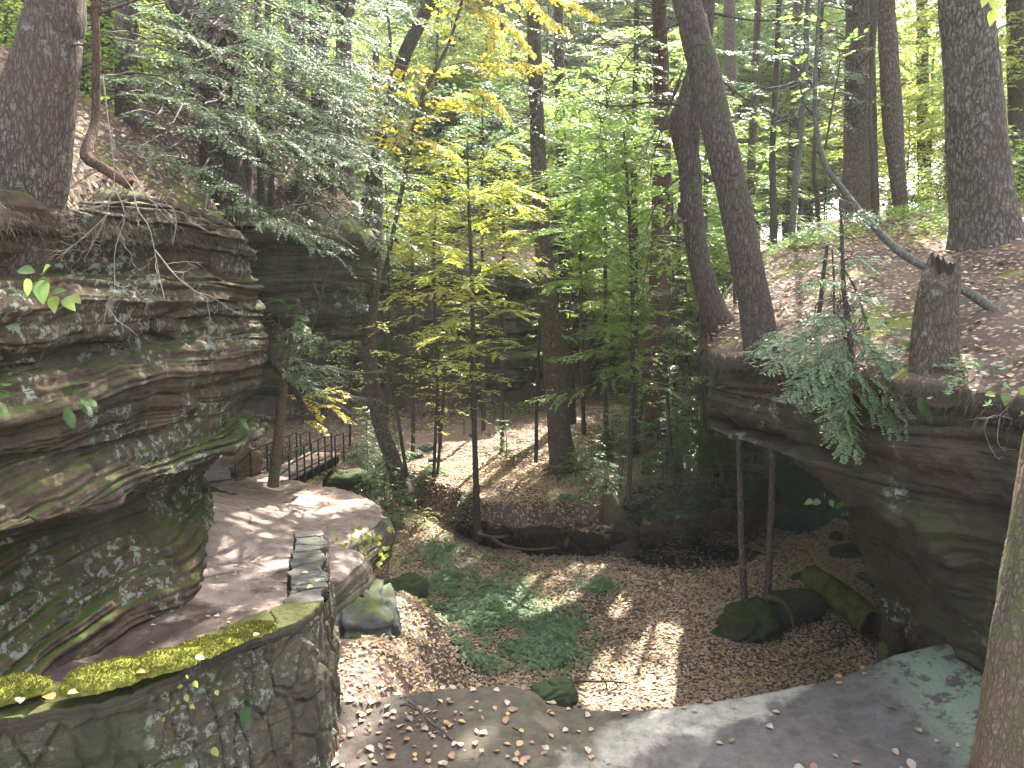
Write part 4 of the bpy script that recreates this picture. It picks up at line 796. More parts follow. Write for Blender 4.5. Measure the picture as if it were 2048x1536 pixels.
T12, A12 = tree("oak_tree", "massive furrowed tree at the upper right with mossy flared foot", [(1972, 498, 12, 125), (1966, 440, 12, 105), (1958, 330, 12, 98), (1948, 200, 12, 94), (1938, 80, 12, 90), (1930, -30, 12, 88)], 'oak', 10, (-.03, .02), 64, .03, .35, 15, canopy=True)
T13, A13 = tree("tree", "broad brown trunk left of the twin behind the ledge, double stemmed", [(1712, 440, 21, 50), (1712, 300, 21, 46), (1714, 100, 21, 42), (1716, -30, 21, 40)], 'hem', 9, ns=26, bk=.016, seed=16, canopy=True)
tree("tree", "shaded trunk touching the broad brown one behind the ledge", [(1742, 430, 22, 30), (1738, 250, 22, 28), (1734, -30, 22, 26)], 'hemdark', 8, ns=16, bk=.01, seed=17)
tree("tree", "brown trunk with shaggy bark left of the massive furrowed tree", [(1806, 440, 20, 26), (1798, 380, 20, 27), (1786, 250, 20, 36), (1778, 120, 20, 34), (1772, -30, 20, 31)], 'hem', 9, ns=22, bk=.016, seed=18, canopy=True)
tree("tree", "dark trunk at the upper right picture edge", [(2036, 400, 22, 30), (2034, 200, 22, 30), (2030, -30, 22, 29)], 'hemdark', 9, ns=16, bk=.012, seed=19, canopy=True)
for a0, a1, y0, y1, w, y, b, lab in [(1548, 1545, 500, 300, 13, 22, 'thin', "thin black stem on the ledge behind the leaning tree"), (1578, 1606, 520, 200, 12, 18, 'grey', "slender pale stem leaning right on the ledge behind the leaning tree"), (1752, 1740, 440, 220, 8, 17, 'thin', "thin bare whip in front of the twin trunks"), (1500, 1503, 500, 330, 18, 26, 'hem', "faint distant trunk right of the leaning tree"), (1895, 1898, 440, 250, 14, 28, 'hemdark', "small far trunk left of the massive furrowed tree"), (1270, 1268, 700, 300, 14, 27, 'hemdark', "slim trunk left of the reddish hemlock"), (1365, 1362, 720, 500, 22, 27, 'hemdark', "dusky trunk under the ledge tip behind the saplings"), (1404, 1402, 830, 640, 10, 22, 'thin', "thin stem left of the overhang's tip"), (1640, 1628, 480, 330, 9, 24, 'thin', "thin straight stem above the mossy ledge")]:
    tree("tree", lab, [(a0, y0, y, w), ((a0 + a1) / 2, (y0 + y1) / 2, y, w), (a1, y1, y, w * .9)], b, 6, ns=10, bk=.004, flare=.1, seed=a0)
T16, A16 = tree("leaning_sapling", "smooth grey-green sapling bowed across the right ledge, rising to the upper left", [(2150, 740, 8.4, 26), (2050, 672, 8.8, 24), (1960, 600, 9.2, 18), (1860, 540, 9.6, 16), (1795, 500, 9.8, 15), (1735, 440, 9.95, 13), (1690, 385, 10, 12), (1650, 330, 10, 10), (1632, 250, 10, 9), (1630, 180, 10, 8), (1634, 90, 10, 7), (1640, -20, 10, 6)], 'grey', 2, ns=14, bk=.002, flare=0, seed=20, sink=.1)
s = Soup()
for pl in ([(1662, 340), (1640, 310), (1610, 285), (1560, 265), (1500, 250)], [(1650, 300), (1660, 240), (1670, 180), (1680, 120), (1672, 60)], [(1640, 240), (1610, 210), (1600, 160), (1606, 100)], [(1630, 180), (1590, 125), (1550, 120)]):
    s = Soup(); tube(s, np.array([PY(a, b, 10) for a, b in pl]), np.linspace(.018, .005, len(pl)), 6, n=20); part("limb", s, BK['thin'], T16)
s = Soup()
for a, b, c, d in [(1560, 262, 1490, 240), (1600, 160, 1560, 90), (1670, 130, 1720, 70), (1640, 60, 1580, 30), (1610, 285, 1540, 300), (1660, 180, 1600, 190)]:
    spray(s, bowed(PY(a, b, 10), PY(c, d, 9.8), .05, 6), .3, .12, .06, .09, .026, rng, 45, 40, jit=.4, droop=.2)
add_crown(T16, s, 'green')
pole1, P1 = tree("pole_sapling", "left one of two bare poles rooted on the mossy hummock", [(1494, 1250, 14.7, 24), (1488, 1190, 14.7, 15), (1482, 1050, 14.7, 13), (1478, 860, 14.7, 12), (1474, 700, 14.7, 11), (1470, 560, 14.7, 9)], 'hem', 0, ns=12, bk=.003, flare=.5, seed=21)
pole2, P2 = tree("pole_sapling", "right one of two bare poles, its roots clasping the mossy hummock", [(1530, 1215, 15, 24), (1536, 1165, 15, 15), (1542, 1040, 15, 14), (1548, 860, 15, 12), (1552, 780, 15, 11)], 'hem', 0, ns=12, bk=.003, flare=.6, seed=22)
s = Soup(); b = P2[3]
for q in ([(1530, 1195), (1558, 1200), (1580, 1225), (1588, 1258)], [(1528, 1200), (1545, 1235), (1548, 1262)], [(1526, 1205), (1505, 1230), (1500, 1275)]): tube(s, np.array([PY(a, c, 14.75 - i * .1) for i, (a, c) in enumerate(q)]), np.linspace(.07, .03, len(q)), 8, n=16)
part("root", s, BK['mossy'], pole2)
c = PY(1502, 1250, 14.6); s = Soup(); boulder(s, c, (.72, .5, .42), 71, .35, .3, 44, .9); solo("root_hummock", s, M['mossrock'], "mossy hummock of roots and soil carrying the two bare poles", "hummock")
T20, A20 = tree("tree", "mossy furrowed trunk cut by the right picture edge in front of the overhang", [(1995, 1700, 5.2, 150), (2010, 1536, 5.3, 125), (2035, 1350, 5.45, 112), (2065, 1150, 5.6, 104), (2096, 950, 5.8, 98), (2150, 600, 6.2, 90)], 'mossy', 7, (.2, .2), 60, .022, .1, 23, n=260, sink=0)
# broken stump
P, r = trunk_pts([(1868, 778, 8.45, 94), (1868, 740, 8.45, 84), (1870, 660, 8.5, 80), (1876, 590, 8.5, 74), (1884, 540, 8.5, 66), (1892, 505, 8.5, 50)]); s = Soup(); tube(s, P, r, 60, 0, bark=.012, seed=31, flare=.2, n=90, cap=False)
Vq = s.V[0].reshape(90, 60, 3); th = np.linspace(0, 2 * pi, 60, endpoint=False); jag = .22 * np.abs(fbm(xyz(np.cos(th) * 2.2, np.sin(th) * 2.2, 1), 3, 3)) + .2 * np.clip(-np.sin(th + 2.2), 0, 1); k = sstep(.72, 1, np.linspace(0, 1, 90)); Vq[..., 2] -= k[:, None] * jag[None, :]
inner = np.stack([Vq[-1] * .97 + Vq[-1].mean(0) * .03, Vq[-1] * .3 + Vq[-1].mean(0) * .7 - [0, 0, .28]], 0); 
st = thing("stump", "broken brown stump with splintered top on the rim of the right ledge", "stump", tuple(P[0])); part("trunk", s, BK['stump'], st); s2 = Soup(); s2.grid(np.concatenate([Vq[-1:], inner], 0), close=True); part("rotten_core", s2, M['rot'], st)
# mossy stump on the mound and the mossy post-like trunk
P, r = trunk_pts([(1240, 1100, 19.3, 60), (1238, 1060, 19.3, 50), (1222, 1010, 19.4, 36), (1215, 985, 19.4, 16)]); s = Soup(); tube(s, P, r, 26, bark=.03, seed=33, flare=.5, n=30); solo("stump", s, BK['mossy'], "shattered mossy stump leaning over the black hollow on the mound's edge", "stump")
P, r = trunk_pts([(1566, 985, 22.5, 48), (1566, 940, 22.5, 44), (1564, 860, 22.6, 40), (1560, 740, 22.7, 36)]); s = Soup(); tube(s, P, r, 22, bark=.015, seed=34, n=30); solo("snag", s, M['greenrock'], "dark green mossy trunk behind the big green boulder", "trunk")
s = Soup(); P, r = trunk_pts([(1205, 925, 24, 40), (1210, 880, 24, 22), (1211, 860, 24, 10)]); tube(s, P, r, 18, bark=.02, seed=35, flare=.5, n=20); solo("stump", s, BK['mossy'], "small pointed mossy stump between the two big hemlocks on the mound", "stump")
# fallen log
a, b = PZ(1622, 1150, -6.5), PZ(1748, 1252, -6.55); lg = thing("fallen_log", "mossy hollow log lying aslant on the litter below the overhang", "log", tuple((a + b) / 2 - [0, 0, .3])); s = Soup()
A, _ = tube(s, np.array([a, a * .5 + b * .5 + [0, 0, .03], b]), [.22, .26, .28], 50, 0, bark=.03, seed=36, n=90, cap=False); V = s.V[0].reshape(90, 50, 3); ax = nrm(b - a)
V[-1] += ax * (.1 * vn(xyz(np.cos(np.linspace(0, 6.28, 50)) * 2, np.sin(np.linspace(0, 6.28, 50)) * 2, 0)))[:, None]; part("bark", s, M['logm'], lg)
s = Soup(); e = V[-1]; m = e.mean(0); s.grid(np.stack([e, m + (e - m) * .72, m + (e - m) * .66 - ax * .25, m + (e - m) * .5 - ax * .7, m + (e - m) * .02 - ax * .8], 0), close=True); part("hollow", s, M['rot'], lg); s = Soup(); e = V[0]; m = e.mean(0); s.grid(np.stack([e, m + (e - m) * .02 + ax * .05], 0), close=True, flip=True); part("cut_end", s, M['rot'], lg)

# ------------------------------------------------------------------ leafy saplings of the middle ground
def sapling(name, label, pts, bark, crown, ext=0, seed=0, group=None, ns=8, **kw):
    t, A = tree(name, label, pts, bark, ext, ns=ns, bk=.002, flare=.1, seed=seed, group=group, sink=.2); return t, A
r3 = np.random.default_rng(11)
T9, A9 = sapling("beech_sapling", "slender beech sapling in autumn yellow with layered boughs, mid-ravine", [(955, 1066, 19.2, 17), (951, 930, 19.2, 12), (947, 800, 19.2, 11), (945, 650, 19.2, 10), (944, 560, 19.2, 8), (938, 420, 19.2, 6), (935, 290, 19.2, 3)], 'thin', 'yg', seed=41)
s = Soup(); beech_crown(s, A9, zpx(840, 19.2, -1), zpx(285, 19.2, -1), 1.9, 58, .09, r3, 'egg', (.1, .055), .004, .1, .2, wf=.46); add_crown(T9, s, 'yg')
Tb, Ab = sapling("beech_sapling", "broad green beech sapling right of the yellow one, lowest bough reaching left", [(1258, 985, 19.2, 10), (1262, 860, 19.2, 9), (1266, 700, 19.2, 8), (1262, 500, 19.2, 7), (1252, 320, 19.2, 5), (1246, 250, 19.2, 3)], 'thin', 'green', seed=42)
s = Soup(); beech_crown(s, Ab, zpx(850, 19.2, 2), zpx(250, 19.2, 2), 2.5, 74, .09, r3, 'egg', (.1, .055), .004, .12, .22, wf=.46)
for q in ([(1262, 740, 19.2), (1180, 770, 18.6), (1065, 800, 18.2)], [(1262, 700, 19.2), (1200, 700, 18.6), (1110, 720, 18)], [(1266, 690, 19.2), (1330, 660, 18.8), (1390, 690, 18.4)]): spray(s, np.array([PY(*k) for k in q]), .75, .13, .06, .085, .024, r3, 48, 42, jit=.3, prof='oval')
add_crown(Tb, s, 'green')
Tc, Ac = sapling("beech_sapling", "gold tinted beech sapling with open tiers behind the yellow one, left side", [(880, 880, 24, 8), (872, 700, 24, 7), (868, 500, 24, 6), (872, 380, 24, 4)], 'thin', 'yg', seed=43)
s = Soup(); beech_crown(s, Ac, zpx(830, 24, -2), zpx(370, 24, -2), 1.9, 42, .09, r3, 'egg', (.15, .07)); add_crown(Tc, s, 'yg')
Td, Ad = sapling("beech_sapling", "tall pale green beech behind the reddish hemlock", [(1345, 900, 26, 9), (1350, 700, 26, 8), (1345, 450, 26, 7), (1330, 200, 26, 5), (1325, 60, 26, 3)], 'thin', 'green', seed=44)
s = Soup(); beech_crown(s, Ad, zpx(720, 26, 5), zpx(60, 26, 5), 2.7, 70, .1, r3, 'egg', (.16, .075)); add_crown(Td, s, 'green')
Te, Ae = sapling("beech_sapling", "yellowing beech sapling leaning right beside the slanting dark tree", [(770, 545, 19.4, 9), (800, 400, 19.4, 9), (836, 222, 19.3, 8), (866, 150, 19.2, 7), (900, 80, 19.1, 6), (930, -20, 19, 5)], 'thin', 'yel', seed=45)
s = Soup()
for q in ([(846, 205), (960, 180), (1015, 235)], [(866, 150), (930, 125), (1090, 130)], [(820, 260), (900, 200), (960, 215)], [(812, 300), (850, 280), (890, 300)], [(840, 215), (790, 150), (775, 130)], [(900, 90), (880, 40), (890, 10)], [(866, 150), (840, 130), (830, 170)], [(808, 310), (770, 270), (745, 150)], [(930, 20), (1000, 30), (1060, 100)], [(930, -10), (1040, -10), (1130, 60)], [(930, -20), (1080, -30), (1190, 30)], [(940, -20), (930, 30), (900, 65)], [(930, 0), (985, 40), (985, 110)], [(830, 235), (805, 240), (800, 275)]):
    spray(s, np.array([PY(a, b, 19.2 - .3 * i) for i, (a, b) in enumerate(q)]), .55, .15, .085, .15, .042, r3, 45, 45, jit=.45, droop=.3, prof='oval')
add_crown(Te, s, 'yel')
# smaller stems with a few boughs
small = [("thin dark stem pair member left of the yellow sapling on the mound", [(868, 940, 22, 7), (872, 840, 22, 6), (878, 700, 22, 5)], 'yg', 12, .9), ("second dark stem a step right of the thin pair's first, on the mound", [(876, 935, 22.2, 6), (884, 840, 22.2, 6), (892, 720, 22.2, 4)], 'yg', 10, .9),
    ("straight dark sapling between the yellow sapling and the tall hemlock", [(1072, 912, 23, 8), (1074, 800, 23, 7), (1078, 680, 23, 6), (1080, 560, 23, 4)], 'green', 10, 1.0), ("thin stem on the far side of the trail's end, right of the wooden post", [(1098, 800, 27, 6), (1100, 700, 27, 5), (1102, 560, 27, 4)], 'green', 14, 1.3),
    ("sapling stem left of the reddish hemlock with airy foliage", [(1268, 900, 23.5, 12), (1270, 760, 23.5, 11), (1270, 600, 23.5, 8), (1274, 450, 23.5, 5)], 'green', 16, 1.3), ("leaning dark stem just left of the reddish hemlock's foot", [(1274, 880, 23.2, 8), (1284, 800, 23.2, 7), (1290, 700, 23.2, 6)], 'green', 8, .8),
    ("long bent dark stem right of the reddish hemlock", [(1352, 1000, 20.5, 9), (1342, 900, 20.5, 8), (1334, 780, 20.5, 7), (1328, 640, 20.5, 5)], 'green', 10, .9), ("slanting dark stem over the root bank beside the left bare pole", [(1450, 970, 21, 9), (1432, 900, 21, 8), (1410, 780, 21, 7), (1390, 700, 21, 5)], 'green', 10, .9),
    ("young stem left of the bent tree by the footbridge", [(812, 940, 21, 8), (798, 850, 21, 7), (780, 740, 21, 6), (765, 620, 21, 4)], 'yg', 12, 1.0), ("slim stem under the outcrop, right of the mossy pole", [(700, 880, 24, 5), (702, 780, 24, 5), (706, 680, 24, 4)], 'yg', 12, 1.0)]
for i, (lab, pts, lf, nb, rad) in enumerate(small):
    t, A = sapling("sapling", lab, pts, 'thin', lf, seed=60 + i); s = Soup(); beech_crown(s, A, A[len(A) // 3][2], A[-1][2], rad, nb, .085, r3, 'egg', (.14, .065)); add_crown(t, s, lf)
t, A = sapling("sapling", "bare mossy pole standing in front of the footbridge, leaning against the cliff corner", [(548, 955, 17, 22), (556, 880, 17, 21), (566, 780, 17, 19), (580, 690, 16.6, 14), (596, 600, 16.4, 10)], 'mossy', 'yg', seed=80, ns=14)
s = Soup()
for q in ([(600, 830), (650, 810), (700, 840)], [(590, 800), (630, 790), (680, 800)], [(590, 830), (620, 840), (650, 860)], [(620, 800), (660, 780), (690, 790)], [(565, 790), (610, 800), (640, 830)]): spray(s, np.array([PY(a, b, 17.5) for a, b in q]), .4, .12, .06, .09, .026, r3, 45, 45, jit=.4, prof='oval')
add_crown(t, s, 'yel')

# ------------------------------------------------------------------ hemlock boughs at the left
r4 = np.random.default_rng(5)
def boughs(t, A, lst, lf, w=.42, kl=.042, kw=.0105, limb=.016, sp=(.06, .038), droop=.22, depth0=None):
    s = Soup()
    for a, b, y, c, d, y2 in lst:
        st, e = PY(a, b, y), PY(c, d, y2); L = np.linalg.norm(e - st); P = bowed(st, e, L * .08, 7, wob=.03 * L, r2=r4)
        spray(s, P, w * min(1.2, .35 + .4 * L), sp[0], sp[1], kl, kw, r4, 56, 46, droop=droop, jit=.28, twig=.0035, prof='cone', up=(r4.normal(.1, .15), r4.normal(-.25, .15), 1))
        z = st[2] + .25 + .12 * np.linalg.norm(st[:2] - A[0][:2]); z = min(z, A[-1][2]); tr = np.array([np.interp(z, A[:, 2], A[:, k]) for k in range(3)])
        tube(s, bowed(tr, st, .12, 8, wob=.08, r2=r4), np.linspace(limb * 1.4, limb * .45, 8), 5, 1, cap=False, n=16)
    add_crown(t, s, lf)
def rb(n, x0, x1, y0f, y1f, yd0, yd1, L=(110, 260), slope=(.25, .65)):
    o = []
    for i in range(n):
        a = r4.uniform(x0, x1); b = r4.uniform(y0f(a), y1f(a)); y = r4.uniform(yd0, yd1); l = r4.uniform(*L) * 11 / y; sl = r4.uniform(*slope); o.append((a, b, y, a + l, b + l * sl, y - r4.uniform(-.1, .7)))
    return o
topf = lambda a: -40; botf = lambda a: np.interp(a, [150, 450, 700], [150, 260, 330])
boughs(hemA, AA, [(410, 420, 10.8, 600, 470, 10.2), (470, 445, 11, 700, 500, 10.8), (300, 320, 9.4, 480, 375, 9), (330, 250, 9.6, 520, 330, 9.2), (230, 190, 9.2, 380, 215, 9), (250, 110, 9.4, 420, 140, 9), (240, 290, 8.8, 370, 320, 8.6), (370, 360, 9.6, 520, 420, 9.2), (240, 230, 9, 330, 260, 8.8)] + rb(34, 180, 520, topf, botf, 9.6, 13), 'hem')
boughs(hemB, AB, rb(46, 330, 640, topf, lambda a: 330, 10.5, 14.5), 'hem')
boughs(hemC, AC, [(600, 330, 14, 790, 420, 13.4), (640, 260, 14.5, 820, 370, 14), (560, 300, 13, 700, 380, 12.6)] + rb(60, 470, 730, topf, lambda a: 460, 13, 18, (130, 260)), 'hemsun', kl=.05, kw=.013, sp=(.08, .045))
boughs(T7, A7, rb(46, 1080, 1420, topf, lambda a: 330, 18, 24, (-200, 240), (-.1, .5)), 'hemsun', w=.6, kl=.075, kw=.02, sp=(.11, .065))
boughs(T13, A13, rb(40, 1480, 1780, topf, lambda a: 260, 16, 21, (-220, 220), (-.1, .5)), 'hemsun', w=.6, kl=.07, kw=.018, sp=(.1, .06))
boughs(T6, A6, rb(26, 900, 1150, topf, lambda a: 300, 20, 25, (-200, 220), (-.1, .5)), 'bgdeep', w=.6, kl=.075, kw=.02, sp=(.11, .065))
t, A = sapling("hemlock_sapling", "blue-green hemlock clinging to the cliff corner above the boulder, its boughs fanning right", [(600, 800, 14.2, 12), (585, 770, 14, 14), (555, 735, 13.8, 16), (540, 690, 13.7, 10), (548, 650, 13.6, 6)], 'hemdark', 'hem', seed=81)
boughs(t, A, [(545, 670, 13.6, 640, 680, 13.2), (560, 700, 13.6, 690, 720, 13), (570, 720, 13.6, 700, 770, 13.2), (565, 745, 13.7, 660, 800, 13.3), (575, 735, 13.7, 720, 750, 13.4), (590, 760, 13.8, 690, 830, 13.4), (550, 690, 13.6, 610, 640, 13.2), (580, 690, 13.5, 690, 690, 13.1)], 'hem', w=.5, limb=.008)
# hemlock sapling hanging over the right ledge
t, A = sapling("hemlock_sapling", "hemlock sapling spilling boughs over the rim of the right ledge", [(1700, 700, 9.1, 14), (1695, 640, 9.2, 12), (1688, 580, 9.3, 9), (1684, 480, 9.4, 7), (1680, 400, 9.5, 5)], 'thin', 'hemsun', seed=82)
boughs(t, A, [(1690, 655, 9.0, 1525, 702, 8.9), (1690, 680, 8.9, 1590, 745, 8.8), (1695, 690, 8.9, 1620, 760, 8.7), (1690, 700, 8.8, 1695, 830, 8.5), (1700, 730, 8.7, 1790, 850, 8.4), (1715, 780, 8.6, 1840, 915, 8.4), (1700, 660, 8.9, 1780, 745, 8.6), (1690, 760, 8.6, 1600, 820, 8.5), (1690, 820, 8.5, 1690, 918, 8.4), (1700, 780, 8.6, 1650, 850, 8.5), (1700, 640, 9.1, 1620, 640, 8.9), (1690, 630, 9.2, 1790, 660, 9), (1700, 720, 8.7, 1640, 800, 8.5), (1730, 720, 8.6, 1800, 730, 8.5), (1686, 560, 9.3, 1600, 580, 9.1), (1686, 520, 9.3, 1770, 520, 9.2), (1684, 470, 9.4, 1600, 450, 9.2), (1684, 440, 9.4, 1760, 430, 9.3), (1686, 590, 9.3, 1770, 600, 9.1), (1560, 660, 9.7, 1500, 720, 9.4), (1690, 690, 8.9, 1660, 720, 8.7), (1760, 825, 8.45, 1850, 918, 8.3), (1765, 790, 8.4, 1865, 870, 8.3), (1645, 750, 8.6, 1570, 800, 8.45), (1610, 695, 8.8, 1530, 745, 8.6), (1655, 715, 8.7, 1590, 770, 8.5), (1740, 755, 8.5, 1815, 800, 8.4), (1680, 840, 8.5, 1720, 915, 8.3), (1700, 800, 8.5, 1660, 880, 8.35), (1640, 690, 8.9, 1560, 690, 8.7), (1730, 690, 8.7, 1800, 700, 8.6)], 'hemsun', w=.6, limb=.007, kl=.044, kw=.0115, sp=(.04, .026), droop=.3)
for lab, pts in [("small dark hemlock sapling on the moss left of the spilling one", [(1640, 615, 10.3, 9), (1648, 540, 10.3, 8), (1655, 490, 10.3, 6)]), ("tiny twiggy sapling on the moss between two darker ones", [(1668, 625, 10.2, 4), (1668, 560, 10.2, 4), (1664, 500, 10.2, 3)]), ("forked sapling leaning right on the mossy ledge", [(1728, 630, 9.8, 6), (1712, 580, 9.9, 5), (1690, 540, 10, 4)])]:
    t, A = sapling("hemlock_sapling", lab, pts, 'thin', 'hemsun', seed=83); s = Soup(); hemlock_crown(s, A, A[len(A) // 4][2], A[-1][2] + .1, .55, 12, r4, .04, .011, (.07, .04), .003, .1); add_crown(t, s, 'hemsun')

for i, (px, y, tpx, zb, rad, lf, nb, lab) in enumerate([(1010, 25, 330, 540, 2.0, 'yg', 50, "airy yellow-green sapling between the yellow beech and the tall hemlock"), (1160, 27, 180, 640, 2.4, 'green', 56, "green sapling filling the gap right of the tall hemlock"), (1215, 24.5, 120, 560, 2.3, 'green', 54, "tall green sapling high between the two big hemlocks"), (1420, 24, 200, 760, 2.0, 'green', 48, "green sapling seen between the reddish hemlock and the curved grey tree"), (1300, 29, 60, 480, 2.6, 'bgsun', 58, "bright tall sapling above the reddish hemlock's shoulder"), (820, 25, 400, 620, 1.8, 'yg', 44, "yellow-green sapling right of the bent gully tree"), (770, 27, 340, 560, 2.2, 'green', 48, "green sapling behind the outcrop's tip"), (965, 28, 180, 520, 2.2, 'hemsun', 50, "soft green sapling high behind the yellow beech"), (1500, 27, 240, 700, 2.2, 'green', 46, "green sapling just behind the leaning dark tree"), (1380, 31, 420, 860, 2.2, 'hemsun', 48, "grey-green sapling deep under the ledge tip")]):
    zt_, zb_ = zpx(tpx, y, 0), zpx(zb, y, 0); x = (px - 1024) / FPX * y; g = float(ground_z(x, y)); pyb = 768 - FPX * np.tan(np.arctan2(g, y) + PITCH)
    t, A = sapling("beech_sapling", lab, [(px + r3.normal(0, 6), pyb, y, 9), (px + r3.normal(0, 5), (pyb + tpx) / 2, y, 7), (px, tpx, y, 3)], 'thin', lf, seed=90 + i); s = Soup(); beech_crown(s, A, zb_, zt_, rad, nb, .095, r3, 'egg', (.15, .07)); add_crown(t, s, lf)

# understorey hemlock saplings on the mound and round the boulders
def proto_hemlock(h, rad, nb, lf, seed, kl=.08, kw=.021, sp=(.085, .055), name="hemlock_sapling", label="", group=None, z0=.1, bark='thin', tr=.02):
    r2 = np.random.default_rng(seed); A = np.c_[np.cumsum(r2.normal(0, .02, 9)), np.cumsum(r2.normal(0, .02, 9)), np.linspace(0, h, 9)]; t = thing(name, label, "tree", (0, 0, 0), group); s = Soup()
    tube(s, A - [[0, 0, .15 * h * (i == 0)] for i in range(9)], np.linspace(tr, .004, 9), 7); part("trunk", s, BK[bark], t); s = Soup(); hemlock_crown(s, A, h * z0, h, rad, nb, r2, kl, kw, sp, .003); add_crown(t, s, lf); return t
GH = "young hemlocks in the understorey of the mound"
ph = [proto_hemlock(1.7, .95, 26, 'hemsun', 1, group=GH), proto_hemlock(2.6, 1.2, 40, 'hemsun', 2, group=GH), proto_hemlock(1.1, .8, 18, 'hemsun', 3, group=GH)]
spots = [(1180, 985, 20.5, 0, "low feathery hemlock at the mound's front left of the shattered stump"), (1245, 1000, 20.8, 2, "young hemlock right behind the shattered stump"), (1330, 990, 21.5, 1, "dense young hemlock right of the reddish trunk's foot"), (1395, 985, 21.3, 0, "young hemlock on the bank above the black hollow"), (1440, 960, 22, 1, "young hemlock near the left bare pole, up the bank"), (1380, 930, 24, 1, "tall sapling hemlock in the middle of the thicket"), (1225, 940, 23.5, 0, "young hemlock left of the reddish trunk"), (1460, 900, 25, 1, "hemlock thicket sapling beneath the overhang's tip"), (1330, 1050, 19.9, 2, "drooping hemlock tuft hanging over the black hollow"), (1510, 930, 25, 1, "shaded hemlock between the two bare poles and the green trunk"),
    (770, 985, 20.8, 0, "hemlock bush at the gully end of the footbridge"), (800, 1010, 20.6, 2, "hemlock bush at the foot of the bent tree"), (735, 935, 22.5, 0, "hemlock hiding the bridge abutment"), (790, 900, 23, 1, "soft hemlock behind the bent tree by the bridge"), (735, 890, 24.5, 1, "hemlock spreading over the trail's start"), (1015, 900, 24, 2, "pale little hemlock alone on the open mound"), (1420, 870, 27, 1, "distant hemlock sapling behind the thicket"), (1260, 900, 26, 0, "distant low hemlock between the hemlock trunks"), (1560, 1010, 23, 0, "hemlock draping the big green boulder's left side"), (1490, 990, 21.5, 2, "low hemlock at the right end of the bank"), (1300, 1010, 20.4, 0, "young hemlock in front of the reddish trunk"), (1350, 960, 22.5, 1, "bushy hemlock two steps right of the reddish trunk"), (1410, 1010, 20.6, 0, "hemlock leaning out over the hollow's middle"), (1470, 1000, 20.8, 2, "hemlock tuft on the bank nearest the left bare pole"), (1275, 930, 24.5, 1, "hemlock squeezed between the slim trunk and the reddish hemlock"), (1430, 920, 23.5, 1, "pale hemlock crowding the middle of the thicket"), (1365, 890, 26.5, 1, "hemlock at the back of the thicket"), (1500, 880, 27, 1, "hemlock glimpsed far under the overhang's tip"), (1150, 960, 21.8, 2, "hemlock tuft by the tall hemlock's root flare"), (1210, 1030, 20, 2, "hemlock tuft in front of the shattered stump"), (1455, 850, 29, 1, "faint hemlock beyond the overhang's tip"), (1310, 850, 28, 1, "hemlock beyond the reddish trunk, up the slope")]
for i, (a, b, y, k, lab) in enumerate(spots):
    p = PY(a, b, y); z = float(G(p[0], p[1])); o = ph[k] if not ph[k].get("label") else dup(ph[k], (0, 0, 0)); o["label"] = lab; o.location = (p[0], p[1], z); o.rotation_euler = (0, 0, i * 1.7); o.scale = (1, 1, 1) if i < 3 else (r4.uniform(.95, 1.3),) * 3
# ------------------------------------------------------------------ footbridge, boardwalk, trail fence
def box(s, c, sz, mi=0, ax=None, bev=0.0):
    ax = np.eye(3) if ax is None else np.asarray(ax); h = np.asarray(sz) / 2
    v = np.array([[x, y, z] for x in (-1, 1) for y in (-1, 1) for z in (-1, 1)]) * h @ ax + np.asarray(c, float)
    s.add(v, [[0, 1, 3, 2], [4, 6, 7, 5], [0, 4, 5, 1], [2, 3, 7, 6], [0, 2, 6, 4], [1, 5, 7, 3]], mi)
def beam(s, a, b, w, h, mi=0):
    a, b = np.asarray(a, float), np.asarray(b, float); d = b - a; L = np.linalg.norm(d); x = d / L; y = nrm(np.cross([0, 0, 1.0] if abs(x[2]) < .9 else [0, 1.0, 0], x)); z = np.cross(x, y); box(s, (a + b) / 2, (L, w, h), mi, np.stack([x, y, z]))
b0, b1 = PZ(577, 962, -5.42), PZ(672, 917, -5.5); bd = nrm((b1 - b0) * [1, 1, 0]); bs = np.array([-bd[1], bd[0], 0]); Lb = np.linalg.norm(b1 - b0); ZB = -5.45; WB = 1.0; HB = .8
br = thing("footbridge", "small wooden footbridge with dark green metal railings over the gully", "bridge", (b0[0], b0[1], ZB))
def bp(u, v, z): return np.array([b0[0], b0[1], ZB + z]) + bd * u + bs * v
s = Soup()
for u in np.arange(-.1, Lb + .25, .15): beam(s, bp(u, -.02, .02), bp(u, WB + .02, .02 + r3.normal(0, .003)), .138, .045)
part("deck", s, M['deckwood'], br, smooth=False)
s = Soup(); beam(s, bp(-.1, .06, -.13), bp(Lb + .2, .06, -.13), .12, .22); beam(s, bp(-.1, WB - .06, -.13), bp(Lb + .2, WB - .06, -.13), .12, .22); part("beam", s, M['rot'], br, smooth=False)
for v, lab in ((-.06, "front railing"), (WB + .06, "rear railing")):
    s = Soup(); u0, u1 = -.05, Lb * .86; us = np.linspace(u0, u1, 7)
    for z in (HB, HB * .62, .16): beam(s, bp(u0, v, z), bp(u1, v, z), .035, .035)
    beam(s, bp(u1 + .02, v, HB - .1), bp(Lb + .45, v, HB - .16), .03, .035); beam(s, bp(u1 + .02, v, HB * .45), bp(Lb + .45, v, HB * .4), .03, .03); beam(s, bp(u0 - .02, v, HB - .04), bp(u0 - .75, v, HB - .25), .03, .035); beam(s, bp(u0 - .02, v, HB * .5), bp(u0 - .75, v, HB * .38), .03, .03)
    rl = part("railing", s, M['rail'], br, lab, smooth=False)
    for u in list(us) + [u0 - .72, u1 + .25, Lb + .44]:
        s = Soup(); beam(s, bp(u, v - .004, -.25), bp(u, v - .004, HB + (.012 if u0 <= u <= u1 else -.14)), .042, .042); o = part("post", s, M['rail'], br, smooth=False); o.parent = rl
